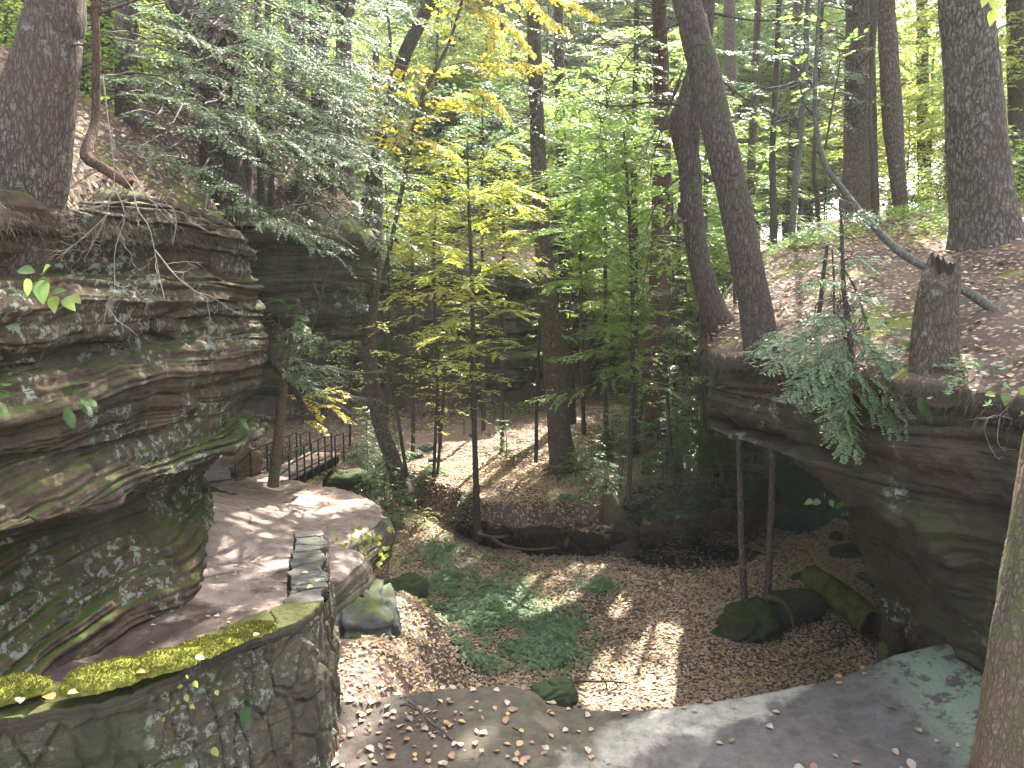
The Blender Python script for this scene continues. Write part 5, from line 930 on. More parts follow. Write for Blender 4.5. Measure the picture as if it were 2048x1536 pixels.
q = [PZ(a, b, -5.12) for a, b in [(366, 958), (462, 950), (446, 916), (385, 924)]]; s = Soup()
bw = thing("boardwalk", "weathered plank boardwalk ramp beside the tan split boulder", "boardwalk", tuple(np.mean(q, 0)))
for i in range(9):
    f = (i + .06) / 9; g = (i + .94) / 9; A_, B_ = q[0] * (1 - f) + q[3] * f, q[1] * (1 - f) + q[2] * f; C_, D_ = q[0] * (1 - g) + q[3] * g, q[1] * (1 - g) + q[2] * g; up = np.array([0, 0, .05 + .02 * rng.random()])
    v = np.array([A_, B_, D_, C_]); s.add(np.r_[v, v + up], [[4, 5, 6, 7], [0, 1, 5, 4], [1, 2, 6, 5], [2, 3, 7, 6], [3, 0, 4, 7]])
part("plank_deck", s, M['wood'], bw, smooth=False); s = Soup(); beam(s, q[0] - [0, .02, .02], q[1] - [0, .02, .02], .06, .14); part("edge_beam", s, M['deckwood'], bw, smooth=False)
fz = lambda p: float(G(p[0], p[1])); f0 = PY(928, 872, 27.5); f0[2] = fz(f0); fe = thing("rope_fence", "single wire barrier on thin metal post edging the trail below the far cliff", "fence", tuple(f0)); s = Soup(); tube(s, np.array([f0, f0 + [0, 0, .62]]), [.02, .02], 8); part("post", s, M['rail'], fe)
s = Soup(); a = f0 + [0, 0, .58]; e1 = PY(812, 868, 26.3); e1[2] = fz(e1) + .3; e2 = PY(975, 838, 29); e2[2] = fz(e2) + .5; tube(s, bowed(e1, a, -.1, 9), .012 * np.ones(9), 5, n=24); tube(s, bowed(a, e2, -.08, 9), .008 * np.ones(9), 5, n=24); part("rope", s, M['wood'], fe)
p0 = PY(979, 860, 27.2); p0[2] = fz(p0); pt = thing("trail_post", "short square wooden marker post on the trail", "post", tuple(p0)); s = Soup(); box(s, p0 + [0, 0, .2], (.11, .11, .5)); part("shaft", s, M['post'], pt, smooth=False); s = Soup(); box(s, p0 + [0, 0, .462], (.14, .14, .025)); part("cap", s, M['rail'], pt, smooth=False)

# ------------------------------------------------------------------ background forest
rb_ = np.random.default_rng(21)
def proto_beech(h, rad, nb, lf, seed, leaf, label, group, z0=.12, sp=(.2, .1), bark='thin', tr=.05, hgt=None, shape='egg', wf=.4):
    r2 = np.random.default_rng(seed); H = hgt or h; n = 10; A = np.c_[np.cumsum(r2.normal(0, .05, n)), np.cumsum(r2.normal(0, .05, n)), np.linspace(0, H, n)]; t = thing("tree", label, "tree", (0, 0, -200), group); s = Soup()
    tube(s, A - np.array([[0, 0, .5 * (i == 0)] for i in range(n)]), np.linspace(tr, tr * .45, n), 10, bark=tr * .06, seed=seed, n=40); part("trunk", s, BK[bark], t, base=(0, 0, 0)); s = Soup()
    beech_crown(s, A, h * z0, h, rad, nb, leaf, r2, shape, sp, .006, .15, .4, .1, wf); o = part("crown", s, [LF[lf], BK['twig']], t, smooth=False, base=(0, 0, 0)); return t
def proto_hem_bg(h, rad, nb, lf, seed, label, group, z0, tr, bark='hemdark'):
    r2 = np.random.default_rng(seed); n = 10; A = np.c_[np.cumsum(r2.normal(0, .04, n)), np.cumsum(r2.normal(0, .04, n)), np.linspace(0, h, n)]; t = thing("hemlock_tree", label, "tree", (0, 0, -200), group); s = Soup()
    tube(s, A - np.array([[0, 0, .5 * (i == 0)] for i in range(n)]), np.linspace(tr, tr * .4, n), 14, bark=tr * .06, seed=seed, n=70); part("trunk", s, BK[bark], t, base=(0, 0, 0)); s = Soup()
    hemlock_crown(s, A, h * z0, h, rad, nb, r2, .13, .035, (.2, .11), .006, .4, wf=.42); part("crown", s, [LF[lf], BK['twig']], t, smooth=False, base=(0, 0, 0)); return t
LB = {'yg': "sunlit yellow-green beech among the distant woodland", 'gr': "sunlit green young tree among the distant woodland", 'de': "shadowy green hemlock filling the distant woodland", 'ta': "tall trunk with high hemlock boughs in the distant woodland", 'yl': "golden autumn sapling among the distant woodland", 'us': "low leafy shrub in the woodland undergrowth"}
GB = {k: v for k, v in zip(LB, ["distant yellow-green beeches", "distant green young trees", "distant hemlocks", "distant tall trunks", "distant golden saplings", "woodland shrubs"])}
PR = {'yg': [proto_beech(9, 3.0, 60, 'bgsun', 101, .15, LB['yg'], GB['yg'], tr=.05), proto_beech(7, 2.5, 50, 'bgsun', 102, .14, LB['yg'], GB['yg'], tr=.03)],
      'gr': [proto_beech(8, 2.8, 60, 'green', 103, .14, LB['gr'], GB['gr'], tr=.04), proto_beech(6, 2.3, 46, 'green', 104, .13, LB['gr'], GB['gr'], tr=.03)],
      'de': [proto_hem_bg(11, 2.9, 70, 'bgdeep', 105, LB['de'], GB['de'], .08, .12), proto_hem_bg(8, 2.3, 56, 'hemsun', 106, LB['de'], GB['de'], .06, .08)],
      'ta': [proto_hem_bg(18, 3.0, 50, 'bgdeep', 107, LB['ta'], GB['ta'], .42, .26), proto_hem_bg(17, 2.6, 40, 'bgdeep', 108, LB['ta'], GB['ta'], .5, .2, 'hem')],
      'yl': [proto_beech(5, 1.9, 40, 'yg', 109, .12, LB['yl'], GB['yl'], tr=.035)],
      'us': [proto_beech(1.5, 1.1, 22, 'green', 110, .11, LB['us'], GB['us'], z0=.05, tr=.015), proto_beech(1.1, .9, 18, 'bgsun', 111, .1, LB['us'], GB['us'], z0=.05, tr=.012)]}
USED = set()
def plant(kind, x, y, sc_=None):
    p = PR[kind][rb_.integers(0, len(PR[kind]))]; z = float(ground_z(x, y)) - .05; k = sc_ or rb_.uniform(.8, 1.2); rz = rb_.uniform(0, 6.28)
    if p.name not in USED: USED.add(p.name); p.location = (x, y, z); p.rotation_euler = (0, 0, rz); p.scale = (k, k, k)
    else: dup(p, (x, y, z), rz, k)
def blocks(x, y, r=1.5, h=9.0):
    z0 = float(ground_z(x, y)); zz = np.linspace(z0 + .5, z0 + h, 8)
    for g, rr in zip(GP[:NG], GR[:NG]):
        t_ = (zz - g[2]) / sdir[2]; q = g[None, :2] + t_[:, None] * sdir[:2]; 
        if np.any((np.hypot(q[:, 0] - x, q[:, 1] - y) < r) & (t_ > 2)): return True
    return False
def at_px(px, y): return (px - 1024) / FPX * y, y
def clear(x, y, r=.0):
    px = x / y * FPX + 1024; return True
def rows(kinds, pr, n, x0, x1, y0, y1, avoid=None):
    kinds = list(kinds)
    for i in range(n):
        for _ in range(30):
            px, y = rb_.uniform(x0, x1), np.sqrt(rb_.uniform(y0 ** 2, y1 ** 2)); x, y = at_px(px, y)
            if (avoid is None or not avoid(x, y)) and not blocks(x, y): plant(rb_.choice(kinds, p=pr), x, y); break
off_trail = lambda x, y: y < 33.5 and x < 1.5
rows(['yg', 'gr', 'de', 'yl'], [.35, .3, .25, .1], 26, 560, 1120, 34, 46, lambda x, y: y < 33.8)
rows(['de'], [1], 12, 860, 1330, 34.5, 44, lambda x, y: y < 34.3)
rows(['yg', 'de', 'ta', 'gr'], [.4, .15, .25, .2], 22, 450, 1200, 48, 64)
rows(['gr', 'yg', 'de', 'yl'], [.35, .35, .15, .15], 20, 1090, 1420, 27, 42, lambda x, y: (dright(x, y) > -.3) or x < 2.5)
rows(['yg', 'gr', 'yl'], [.4, .4, .2], 16, 1080, 1480, 26, 42, lambda x, y: dright(x, y) > -.3)
rows(['yg', 'gr', 'yl', 'ta'], [.35, .3, .15, .2], 20, 1080, 1560, 44, 62)
rows(['gr', 'yg', 'yl', 'us'], [.25, .35, .2, .2], 16, 1500, 2100, 22, 34)
rows(['yg', 'gr', 'ta', 'yl'], [.4, .25, .2, .15], 14, 1480, 2150, 38, 52)
rows(['yg', 'gr', 'de', 'ta'], [.4, .25, .2, .15], 32, -80, 620, 18, 40, lambda x, y: XR(y) - x < 1.5)
def big(kinds, n, x0, x1, y0, y1, s0=1.5, s1=2.0):
    for i in range(n):
        for _ in range(30):
            px, y = rb_.uniform(x0, x1), rb_.uniform(y0, y1); x, y = at_px(px, y)
            if not blocks(x, y, 2.0, 15): plant(rb_.choice(kinds), x, y, rb_.uniform(s0, s1)); break
big(['yg', 'gr', 'yg', 'de'], 40, 450, 1600, 58, 80, 1.9, 2.6); big(['yg', 'gr', 'yg'], 18, 1500, 2150, 56, 78, 1.7, 2.4); big(['yg', 'de', 'gr'], 14, -60, 520, 34, 55, 1.4, 1.9); big(['yg', 'yg', 'gr'], 10, 1040, 1560, 44, 56, 1.5, 1.9)
big(['yg', 'gr', 'yg', 'de'], 20, 960, 1620, 56, 76, 2.8, 3.5)
rows(['us'], [1], 46, 1480, 2080, 15, 27, lambda x, y: dright(x, y) < .8)
rows(['us'], [1], 26, -60, 520, 12.5, 22, lambda x, y: XR(y) - x < 1.6)
rows(['us'], [1], 16, 1120, 1420, 25, 34, lambda x, y: dright(x, y) > -.5)
for a, b, y in [(585, 890, 23), (610, 880, 24), (640, 905, 25.5), (600, 860, 26), (1020, 830, 29.8), (1060, 815, 30), (990, 835, 29.6), (690, 955, 21.5), (850, 1000, 20.8)]:
    p = PY(a, b, y); plant('us', p[0], p[1], .5)

# ------------------------------------------------------------------ unseen high canopy shaped for dapples and shade, shared among the tall trees
rc = np.random.default_rng(77)
N = 30000; P = np.c_[rc.uniform(-9, 20, N), rc.uniform(12, 48, N), rc.uniform(0, 1, N)]; P[:, 2] = np.maximum(8.2, P[:, 1] * .36 + .6) + 4.5 * P[:, 2]
dens = fbm(xyz(P[:, 0] * .33, P[:, 1] * .33, P[:, 2] * .33), 3, 5); hk = (P[:, 2] + 4.6) / sdir[2]; qx, qy = P[:, 0] - hk * sdir[0], P[:, 1] - hk * sdir[1]; shade = .8 * ((qx > -4.2) & (qx < 5) & (qy > 5.2) & (qy < 9.6))
P = P[rc.random(N) < np.maximum(shade, sstep(-.08, .22, dens)) * np.interp(P[:, 1], [28, 36, 41], [1, .5, .08])]
n2 = 1900; a2 = np.c_[rc.uniform(-1.6, 5, n2), rc.uniform(5.4, 9.3, n2), np.full(n2, -4.7)]; n3 = 500; a3 = np.c_[rc.uniform(-4.2, -2.2, n3), rc.uniform(7.6, 12, n3), np.full(n3, -4.4)]  # extra leaf clusters added along sun rays to shade the slab and path
a2 = np.r_[a2, a3]; zz2 = rc.uniform(9, 12.5, len(a2)); P = np.r_[P, a2 + sdir * ((zz2 - a2[:, 2]) / sdir[2])[:, None]]
B = np.repeat(P, 3, 0) + rc.normal(0, .28, (len(P) * 3, 3)); B = B[sun_keep(B, .22, 3)]
for nm, lab, px, y, w, kind in [("tree", "tall trunk just beyond the massive furrowed tree, upper right corner", 2160, 15, 70, 'hem'), ("tree", "grey trunk deep behind the ledge, left of the twin trunks", 1465, 34, 26, 'hem'), ("tree", "dark trunk far beyond the curved forked tree", 1330, 40, 22, 'hemdark'), ("tree", "straight trunk at the left end of the distant slope", 985, 42, 22, 'hemdark'), ("tree", "tall far trunk near the right edge behind the shaggy trunk", 1850, 33, 24, 'hem')]:
    x, y = at_px(px, y); z = float(ground_z(x, y)); py = 768 - FPX * np.tan(np.arctan2(z, y) + PITCH)
    tree(nm, lab, [(px, py, y, w), (px - 4, 200, y, w * .9), (px - 6, -30, y, w * .8)], kind, 7, ns=20, bk=.015, seed=int(px), canopy=True)
TX = np.array([c[1] for c in CANOPY]); own = np.argmin(np.linalg.norm(B[:, None, :2] - TX[None], axis=2), 1)
for i, (t, xy) in enumerate(CANOPY):
    b = B[own == i]
    if len(b) < 20: continue
    s = Soup(); n = len(b); d = nrm(rc.normal(0, 1, (n, 3)) * [1, 1, .35]); kites(s, b, d, nrm(rc.normal(0, .45, (n, 3)) + [0, 0, 1]), rc.uniform(.16, .3, n), rc.uniform(.05, .09, n))
    tr = [c for c in t.children if c.name.startswith("trunk")][0]; zt = max(v.co.z for v in tr.data.vertices) + t.location.z
    for k in range(0, n, max(1, n // 26)): tube(s, bowed(np.r_[xy, min(zt - .3, b[k][2] - .3)], b[k], .3, 6, wob=.15, r2=rc), np.linspace(.07, .01, 6), 5, 1, n=10)
    add_crown(t, s, 'canopy')

# ------------------------------------------------------------------ leaf litter, herbs
rl = np.random.default_rng(13)
def litter(name, x, y, z, n_up, lf, size=(.05, .1), lift=.012, tilt=.3):
    n = len(x); b = xyz(x, y, z + lift + rl.uniform(0, .02, n)); d = nrm(rl.normal(0, 1, (n, 3)) * [1, 1, .18]); s = Soup(); nn = nrm(rl.normal(0, tilt, (n, 3)) + [0, 0, 1]); l = rl.uniform(*size, n)
    sdv = nrm(np.cross(nn, d)); w = l[:, None] * rl.uniform(.22, .38, (n, 1)); c = rl.uniform(-.15, .35, (n, 1))
    m = b + d * l[:, None] * .5; up = nn * w * c; e = b + d * l[:, None]
    # each leaf: two bent quads sharing the midrib
    V = np.stack([b, m + sdv * w + up, e, m - nn * w * .05, m - sdv * w + up], 1); k = np.arange(n)[:, None] * 5
    F = np.concatenate([k + [[0, 3, 2, 1]], k + [[0, 4, 2, 3]]]); s.add(V.reshape(-1, 3), F); return struct(name, s, LF[lf], 'stuff', smooth=False)
def region(n, x0, x1, y0, y1, fn):
    x, y = rl.uniform(x0, x1, n), np.sqrt(rl.uniform(y0 ** 2, y1 ** 2, n)); k = fn(x, y); return x[k], y[k]
cl = lambda x, y: fbm(xyz(x * .9, y * .9, 0), 3, 99) + rl.uniform(-.5, .6, len(x)) > -.12
pxf = lambda x, y: x / y * FPX + 1024
def onfloor(x, y):
    p = pxf(x, y); in_hollow = (np.hypot((x - PZ(1395, 1118, ZV)[0]) / 1.6, (y - PZ(1395, 1118, ZV)[1] - .5) / 1.1) < 1) & (rl.random(len(x)) < .8)
    return (p > 560) & (p < 1980) & cl(x, y) & ~in_hollow & ~((x < -2.4) & (y < 15)) & ~((x < -2.2) & (y < 21.5) & (p < 770))
x, y = region(210000, -4, 9.5, 8.5, 24, onfloor); litter("leaf_litter", x, y, G(x, y), 0, 'litter', (.05, .1))
x, y = region(34000, -9, 12, 19, 34, lambda x, y: onfloor(x, y) & (poly_sd(MOUND, x, y) > .1) & ~((y > 26.5) & (x < .6) & (rl.random(len(x)) < .75))); litter("leaf_litter", x, y, G(x, y), 0, 'litter', (.07, .13))
x, y = region(30000, 2, 16, 6, 22, lambda x, y: (dright(x, y) > .1) & cl(x, y)); litter("leaf_litter", x, y, HR(x, y), 0, 'litter', (.06, .11))
x, y = region(26000, -14, -3, 5, 24, lambda x, y: (XR(y) - x > .06) & cl(x, y)); litter("leaf_litter", x, y, HL(x, y), 0, 'litter', (.06, .12), tilt=.6)
ii, jj = rl.integers(2, 298, 900), rl.integers(3, 75, 900); q = top[ii, jj]; k = (q[:, 0] < -.75 + rl.normal(0, .7, 900)); q = q[k]; litter("leaf_litter", q[:, 0], q[:, 1], q[:, 2], 0, 'litterbrown', (.06, .11), .006)
ii, jj = rl.integers(60, 235, 500), rl.integers(0, 120, 500); q = np.stack([Q_ for Q_ in [np.zeros(3)]]) if False else None
pth = [o for o in COL.objects if o.name == "path"][0]; co = np.empty(len(pth.data.vertices) * 3); pth.data.vertices.foreach_get("co", co); co = co.reshape(300, 170, 3)
ii, jj = (rl.beta(2, 1.3, 420) * 298).astype(int), rl.integers(0, 90, 420); q = co[ii, jj]; litter("leaf_litter", q[:, 0], q[:, 1], q[:, 2], 0, 'litterpale', (.05, .09), .008)
# herbs carpeting the valley floor
def herbs(n, blobs, lf, size, h, name="ground_cover", zf=G):
    X, Y_ = [], []
    for a, b, z, rx, ry, m in blobs:
        c = PZ(a, b, z) if z < 0 else PY(a, b, z); k = int(n * m); t = rl.uniform(0, 2 * pi, k); r = np.abs(rl.normal(0, .55, k)); X.append(c[0] + rx * r * np.cos(t)); Y_.append(c[1] + ry * r * np.sin(t))
    x, y = np.concatenate(X), np.concatenate(Y_); kk = fbm(xyz(x * 1.6, y * 1.6, 3), 3, 44) + rl.uniform(-.35, .35, len(x)) > -.15; x, y = x[kk], y[kk]; n = len(x); z = zf(x, y); hh = h * rl.uniform(.35, 1.2, n); s = Soup()
    for q in range(5):
        a = rl.uniform(0, 2 * pi, n); d = nrm(np.stack([np.cos(a), np.sin(a), rl.normal(.05, .25, n)], -1)); b = xyz(x, y, z + hh * (1 - .1 * q)) + d * .012; l = rl.uniform(*size, n); kites(s, b, d, nrm(rl.normal(0, .3, (n, 3)) + [0, 0, 1]), l, l * .33)
    b = xyz(x, y, z); kites(s, b, np.tile([0, 0, 1.0], (n, 1)), np.tile([1.0, 0, 0], (n, 1)), hh, np.full(n, .0025)); return struct(name, s, LF[lf], 'stuff', smooth=False)
herbs(8200, [(1000, 1215, -7, 1.3, 2.2, .34), (900, 1160, -7, .8, 1.6, .14), (1080, 1310, -7, 1.0, .8, .16), (910, 1250, -7, .8, .9, .12), (880, 1110, -7, .7, 1.5, .08), (1110, 1260, -7, .8, .9, .08), (1200, 1180, -7, .6, .8, .05), (950, 1340, -7, .6, .6, .03)], 'herb', (.05, .095), .12)
herbs(800, [(870, 1000, -6.8, .6, .5, .25), (1130, 1010, -6.1, .5, .4, .2), (920, 1050, -6.9, .5, .5, .2), (690, 1110, -5.5, .4, .5, .2), (740, 1150, -5.6, .3, .5, .2)], 'herb', (.05, .09), .16)
hb = lambda x, y: HR(x, y); herbs(1500, [(1600, 480, 17, 1.5, 2.5, .3), (1780, 460, 18, 2, 3, .4), (1900, 470, 15, 1, 1.5, .2)], 'green', (.06, .11), .25, zf=hb)

rr_ = rimR[kR]; n = 700; j = rl.integers(0, len(rr_), n); qx, qy = rr_[j, 0] + rl.normal(.12, .22, n), rr_[j, 1] + rl.normal(.05, .2, n); kk = fbm(xyz(qx * 1.5, qy * 1.5, 2), 3, 6) > .02; qx, qy = qx[kk], qy[kk]; n = len(qx); s = Soup(); hh = rl.uniform(.02, .12, n)
for q_ in range(5):
    a = rl.uniform(0, 6.28, n); d = nrm(np.stack([np.cos(a) - .4, np.sin(a) - .2, rl.normal(0, .35, n)], -1)); l = rl.uniform(.03, .075, n); kites(s, xyz(qx, qy, HR(qx, qy) + hh), d, nrm(rl.normal(0, .4, (n, 3)) + [0, 0, 1]), l, l * .3)
struct("rim_greenery", s, LF['herb'], 'stuff', smooth=False)
# ------------------------------------------------------------------ ferns, vines, dead boughs
def fern(s, base, d, L, rng, n=22, w=.3, droop=.35, up=(0, 0, 1), spiky=.3):
    t = np.linspace(0, 1, n); d = nrm(d); P = np.asarray(base) + d * L * t[:, None] + np.array([0, 0, -1.0]) * droop * L * (t ** 2)[:, None]; T = nrm(np.gradient(P, axis=0)); S = nrm(np.cross(T, up))
    tube(s, P, np.linspace(.004, .001, n), 4, cap=False); pl = w * L * np.sin(pi * np.clip(.12 + .86 * (1 - t), 0, 1)) ** 1.1 * (1.05 - t * .3)
    for sg in (-1, 1):
        dd = nrm(S * sg + T * .35 + rng.normal(0, .06, T.shape) - [0, 0, .12]); nn = np.cross(T, S)
        m = 6
        for q in range(m):
            f = (q + .3) / m; b = P + dd * (pl * f)[:, None]; l = pl * (.42 - .25 * f)
            for s2 in (-1, 1): kites(s, b, nrm(dd * .7 + T * s2 * .8), nn, l * .8, l * .22)
        kites(s, P + dd * (pl * .55)[:, None], dd, nn, pl * .5, pl * .08)
rf = np.random.default_rng(8)
def fern_at(pts, label, lf='fern', group=None, L=.3, dirs=None, n=20, name="fern"):
    s = Soup(); 
    for i, (a, b, y, dx, dz) in enumerate(pts):
        p = PY(a, b, y); fern(s, p, (dx, -.55 + .2 * rf.normal(), dz), L * rf.uniform(.8, 1.2), rf, n)
    return solo(name, s, LF[lf], label, "fern", group, tuple(PY(*pts[0][:3])), smooth=False)
fern_at([(120, 800, 7.5, -.5, .5), (125, 800, 7.5, -.9, .1), (130, 795, 7.5, .3, .7), (130, 810, 7.5, .5, -.5)], "fern tuft on the lichened ledge of the left cliff", L=.2)
fern_at([(150, 790, 7.7, .8, .8), (160, 795, 7.7, 1, .1), (155, 800, 7.7, .6, -.2)], "fern with long fronds pointing right on the lichened ledge", L=.24)
fern_at([(-10, 780, 7, .8, .2), (-5, 800, 7, .6, -.4), (0, 770, 7, .9, .5)], "fern cut by the left picture edge on the cliff ledge", L=.22)
fern_at([(478, 835, 12.2, .5, .1), (480, 840, 12.2, .9, -.5), (476, 838, 12.2, .2, .4), (482, 835, 12.2, -.6, .2)], "pale sunlit fern at the mossy lower corner of the cliff", L=.24)
fern_at([(575, 610, 15, -.4, .5), (580, 620, 15, .4, .5), (575, 630, 15, .9, .2), (570, 600, 15, -.8, .1), (590, 640, 15, .6, -.2)], "lush fern in the gap between the cliff and the outcrop", L=.55)
fern_at([(1840, 790, 8.1, -.2, -1), (1846, 800, 8.1, .2, -1)], "two fern fronds hanging under the stump", L=.2)
fern_at([(1800, 700, 8.6, -.8, .2), (1830, 705, 8.6, .5, .1), (1815, 700, 8.6, -.1, .4)], "fern on the soil lip left of the stump", L=.25)
fern_at([(1480, 1265, 15, -.8, .4), (1475, 1255, 15, .5, .4), (1470, 1265, 15, -.5, .8), (1490, 1260, 15, .9, .2)], "fern growing on the root hummock below the bare poles", L=.42)
fern_at([(1468, 770, 11.2, .8, .1), (1472, 765, 11.2, .4, .6), (1460, 772, 11.2, -.5, .2)], "small ferns on the lower lip of the overhang's tip", L=.25)
fern_at([(478, 1390, 6.62, .5, .6), (480, 1395, 6.6, .9, .1), (482, 1400, 6.6, .4, -.5), (476, 1388, 6.62, .1, .7)], "green fern rooted in the face of the stone wall", L=.19, n=16)
fern_at([(1700, 1005, 9.4, -.5, .2), (1690, 1000, 9.4, -.9, -.2), (1720, 1000, 9.3, -.2, .4)], "fern tuft sprouting from the overhang's mossy side", L=.2)
fern_at([(2030, 500, 11.5, -.5, .3), (1960, 690, 8.8, .4, .3), (1975, 690, 8.8, -.4, .3)], "ferns in the litter behind the stump", L=.3)
def broad(s, p, d, n, L, W):         # a broad pointed leaf with a folded midrib
    d, n = nrm(d), nrm(n); sd = nrm(np.cross(n, d)); t = np.linspace(0, 1, 9); w = W * np.sin(pi * t ** .75) ** .9; c = p + d * L * t[:, None] - n * (.18 * L * t ** 2)[:, None]
    s.grid(np.stack([c + sd * w[:, None] + n * w[:, None] * .35, c, c - sd * w[:, None] + n * w[:, None] * .35], 1))
def leafy(name, label, cat, stems, leaves, lf, r=.003, tw='twig'):
    s = Soup()
    for pl, y in stems: tube(s, np.array([PY(a, b, y) for a, b in pl]), np.linspace(r, r * .5, len(pl)), 5, 1, n=20)
    for a, b, y, dx, dz, L in leaves: broad(s, PY(a, b, y), (dx, -.3 + .2 * rf.normal(), dz), (rf.normal(0, .2), -.7, .8), L, L * .36)
    o = solo(name, s, [LF[lf], BK[tw]], label, cat, None, tuple(PY(*stems[0][0][0], stems[0][1]))); return o
leafy("leafy_plant", "broad-leaved green plant hanging on the left cliff face", "plant", [([(75, 540), (80, 570), (110, 590), (150, 600)], 6.7)], [(70, 545, 6.7, -.9, .2, .16), (62, 560, 6.7, -.5, -.8, .17), (85, 550, 6.7, .6, .6, .15), (85, 560, 6.65, .1, -1, .2), (105, 588, 6.7, .7, .3, .12), (110, 592, 6.7, .1, -1, .15), (130, 595, 6.7, .7, -.8, .14), (140, 592, 6.7, .9, -.4, .13)], 'green')
leafy("vine", "trailing vine with pale heart-shaped leaves on the wall face below the moss", "vine", [([(400, 1330), (370, 1365), (345, 1410), (325, 1440)], 5.95), ([(385, 1375), (420, 1375), (440, 1382)], 5.95), ([(360, 1430), (365, 1500), (362, 1536)], 5.9), ([(360, 1440), (400, 1480), (440, 1500)], 5.9)], [(388, 1362, 5.9, .3, -.4, .06), (378, 1355, 5.9, -.2, .5, .05), (372, 1390, 5.9, .2, -.3, .06), (380, 1410, 5.9, .4, -.2, .05), (350, 1415, 5.9, -.5, -.4, .055), (330, 1435, 5.9, -.4, -.6, .05), (432, 1380, 5.9, .4, -.5, .05), (425, 1495, 5.85, .5, -.6, .08), (352, 1405, 5.9, .6, .2, .045), (366, 1372, 5.9, -.6, -.1, .05)], 'yg')
leafy("leafy_plant", "small broad-leaved plant on the rock rim at the right picture edge", "plant", [([(2060, 780), (2010, 770), (1985, 775)], 7.2)], [(2020, 775, 7.2, -.7, .3, .12), (2010, 785, 7.2, -.2, -.8, .13), (2040, 790, 7.2, .3, .5, .12), (1960, 740, 8, -.7, .4, .13), (1950, 735, 8, .7, .3, .13), (1990, 790, 7.2, -.8, .1, .1)], 'green')
leafy("leafy_plant", "bright green seedling leaning out from the overhang's mossy side", "plant", [([(1690, 1000), (1650, 998), (1620, 1005)], 9.5)], [(1640, 1000, 9.5, -.8, -.3, .12), (1625, 1000, 9.5, -.9, -.4, .11), (1650, 995, 9.5, -.3, .6, .1), (1660, 1000, 9.5, .2, -.6, .1)], 'green')
leafy("leafy_plant", "leafy sprig hanging in front of the massive furrowed trunk at the top right", "plant", [([(1985, -30), (1978, 10), (1985, 30)], 6)], [(1975, -15, 6, -.3, -.9, .1), (1980, 0, 6, .3, -.9, .1), (1990, 5, 6, .6, -.5, .09), (1985, 20, 6, .1, -1, .1)], 'yg')
leafy("shrub", "straggly shrub at the foot of the rock shelf beyond the wall", "shrub", [([(690, 1130), (720, 1080), (760, 1045)], 13.6), ([(700, 1130), (740, 1100), (790, 1080)], 13.6), ([(690, 1130), (700, 1090), (705, 1060)], 13.6), ([(720, 1110), (760, 1090), (770, 1060)], 13.6), ([(740, 1100), (745, 1070), (735, 1050)], 13.6)], [(rf.uniform(660, 800), rf.uniform(1050, 1130), 13.5, rf.normal(), rf.normal(), .11) for _ in range(46)], 'yg', .006)
s = Soup(); rd = np.random.default_rng(4)
def twigs(s, P, r, depth, k=6, L=.5):
    tube(s, P, np.linspace(r, r * .35, len(P)), 5, n=max(10, len(P) * 3), cap=False)
    if depth == 0: return
    Q = resample(P, 30)
    for q in range(k):
        j = rd.integers(5, 29); T = nrm(Q[min(29, j + 1)] - Q[j - 1]); d = nrm(T * .8 + rd.normal(0, .55, 3) * [1, .5, 1] + [0, 0, -.25]); l = L * rd.uniform(.4, 1.1); twigs(s, bowed(Q[j], Q[j] + d * l, 0, 6, wob=.05 * l, r2=rd), r * .5, depth - 1, 3, L * .5)
for pl in ([(205, 150), (215, 230), (228, 330), (225, 380), (205, 450), (168, 520)], [(228, 330), (265, 380), (275, 420), (300, 460), (320, 560), (330, 600)], [(225, 370), (250, 430), (230, 500), (226, 600), (190, 650)], [(262, 340), (300, 400), (345, 415), (352, 450), (345, 490)], [(215, 430), (160, 480), (112, 518)], [(310, 500), (360, 560), (420, 600)], [(255, 400), (210, 410), (165, 420)]):
    P = np.array([PY(a, b, 6.9 - .04 * i) for i, (a, b) in enumerate(pl)]); twigs(s, P, .0065, 2, 5, .36)
solo("dead_branch", s, BK['dead'], "bare pale dead branch hanging down over the left cliff face", "branch", None, tuple(PY(205, 150, 6.9)))
s = Soup()
for pl in ([(690, 480), (655, 540), (640, 600), (620, 670)], [(640, 600), (625, 560), (640, 530), (660, 535)]): tube(s, np.array([PY(a, b, 17.3) for a, b in pl]), np.linspace(.05, .025, len(pl)), 8, n=24)
solo("dead_branch", s, BK['twig'], "crooked branch leaning against the dark outcrop", "branch")
s = Soup()
for pl in ([(630, 740), (700, 790), (760, 800)], [(640, 760), (700, 800), (740, 790)], [(650, 730), (720, 745), (765, 740)], [(640, 750), (680, 810), (710, 830)]): twigs(s, np.array([PY(a, b, 14) for a, b in pl]), .008, 1, 8, .5)
solo("dead_branch", s, BK['dead'], "spray of bare curved twigs below the cliff-corner hemlock", "branch")
s = Soup()
for pl in ([(2060, 850), (1990, 830), (1970, 850), (1975, 880), (2000, 920), (2060, 930)], [(2000, 835), (1995, 880), (2010, 900), (2050, 905)], [(2040, 780), (2000, 830), (1960, 835)]): twigs(s, np.array([PY(a, b, 7.2) for a, b in pl]), .006, 1, 3, .25)
solo("dead_branch", s, BK['dead'], "curled bare root tendril dangling from the right rock rim", "root")
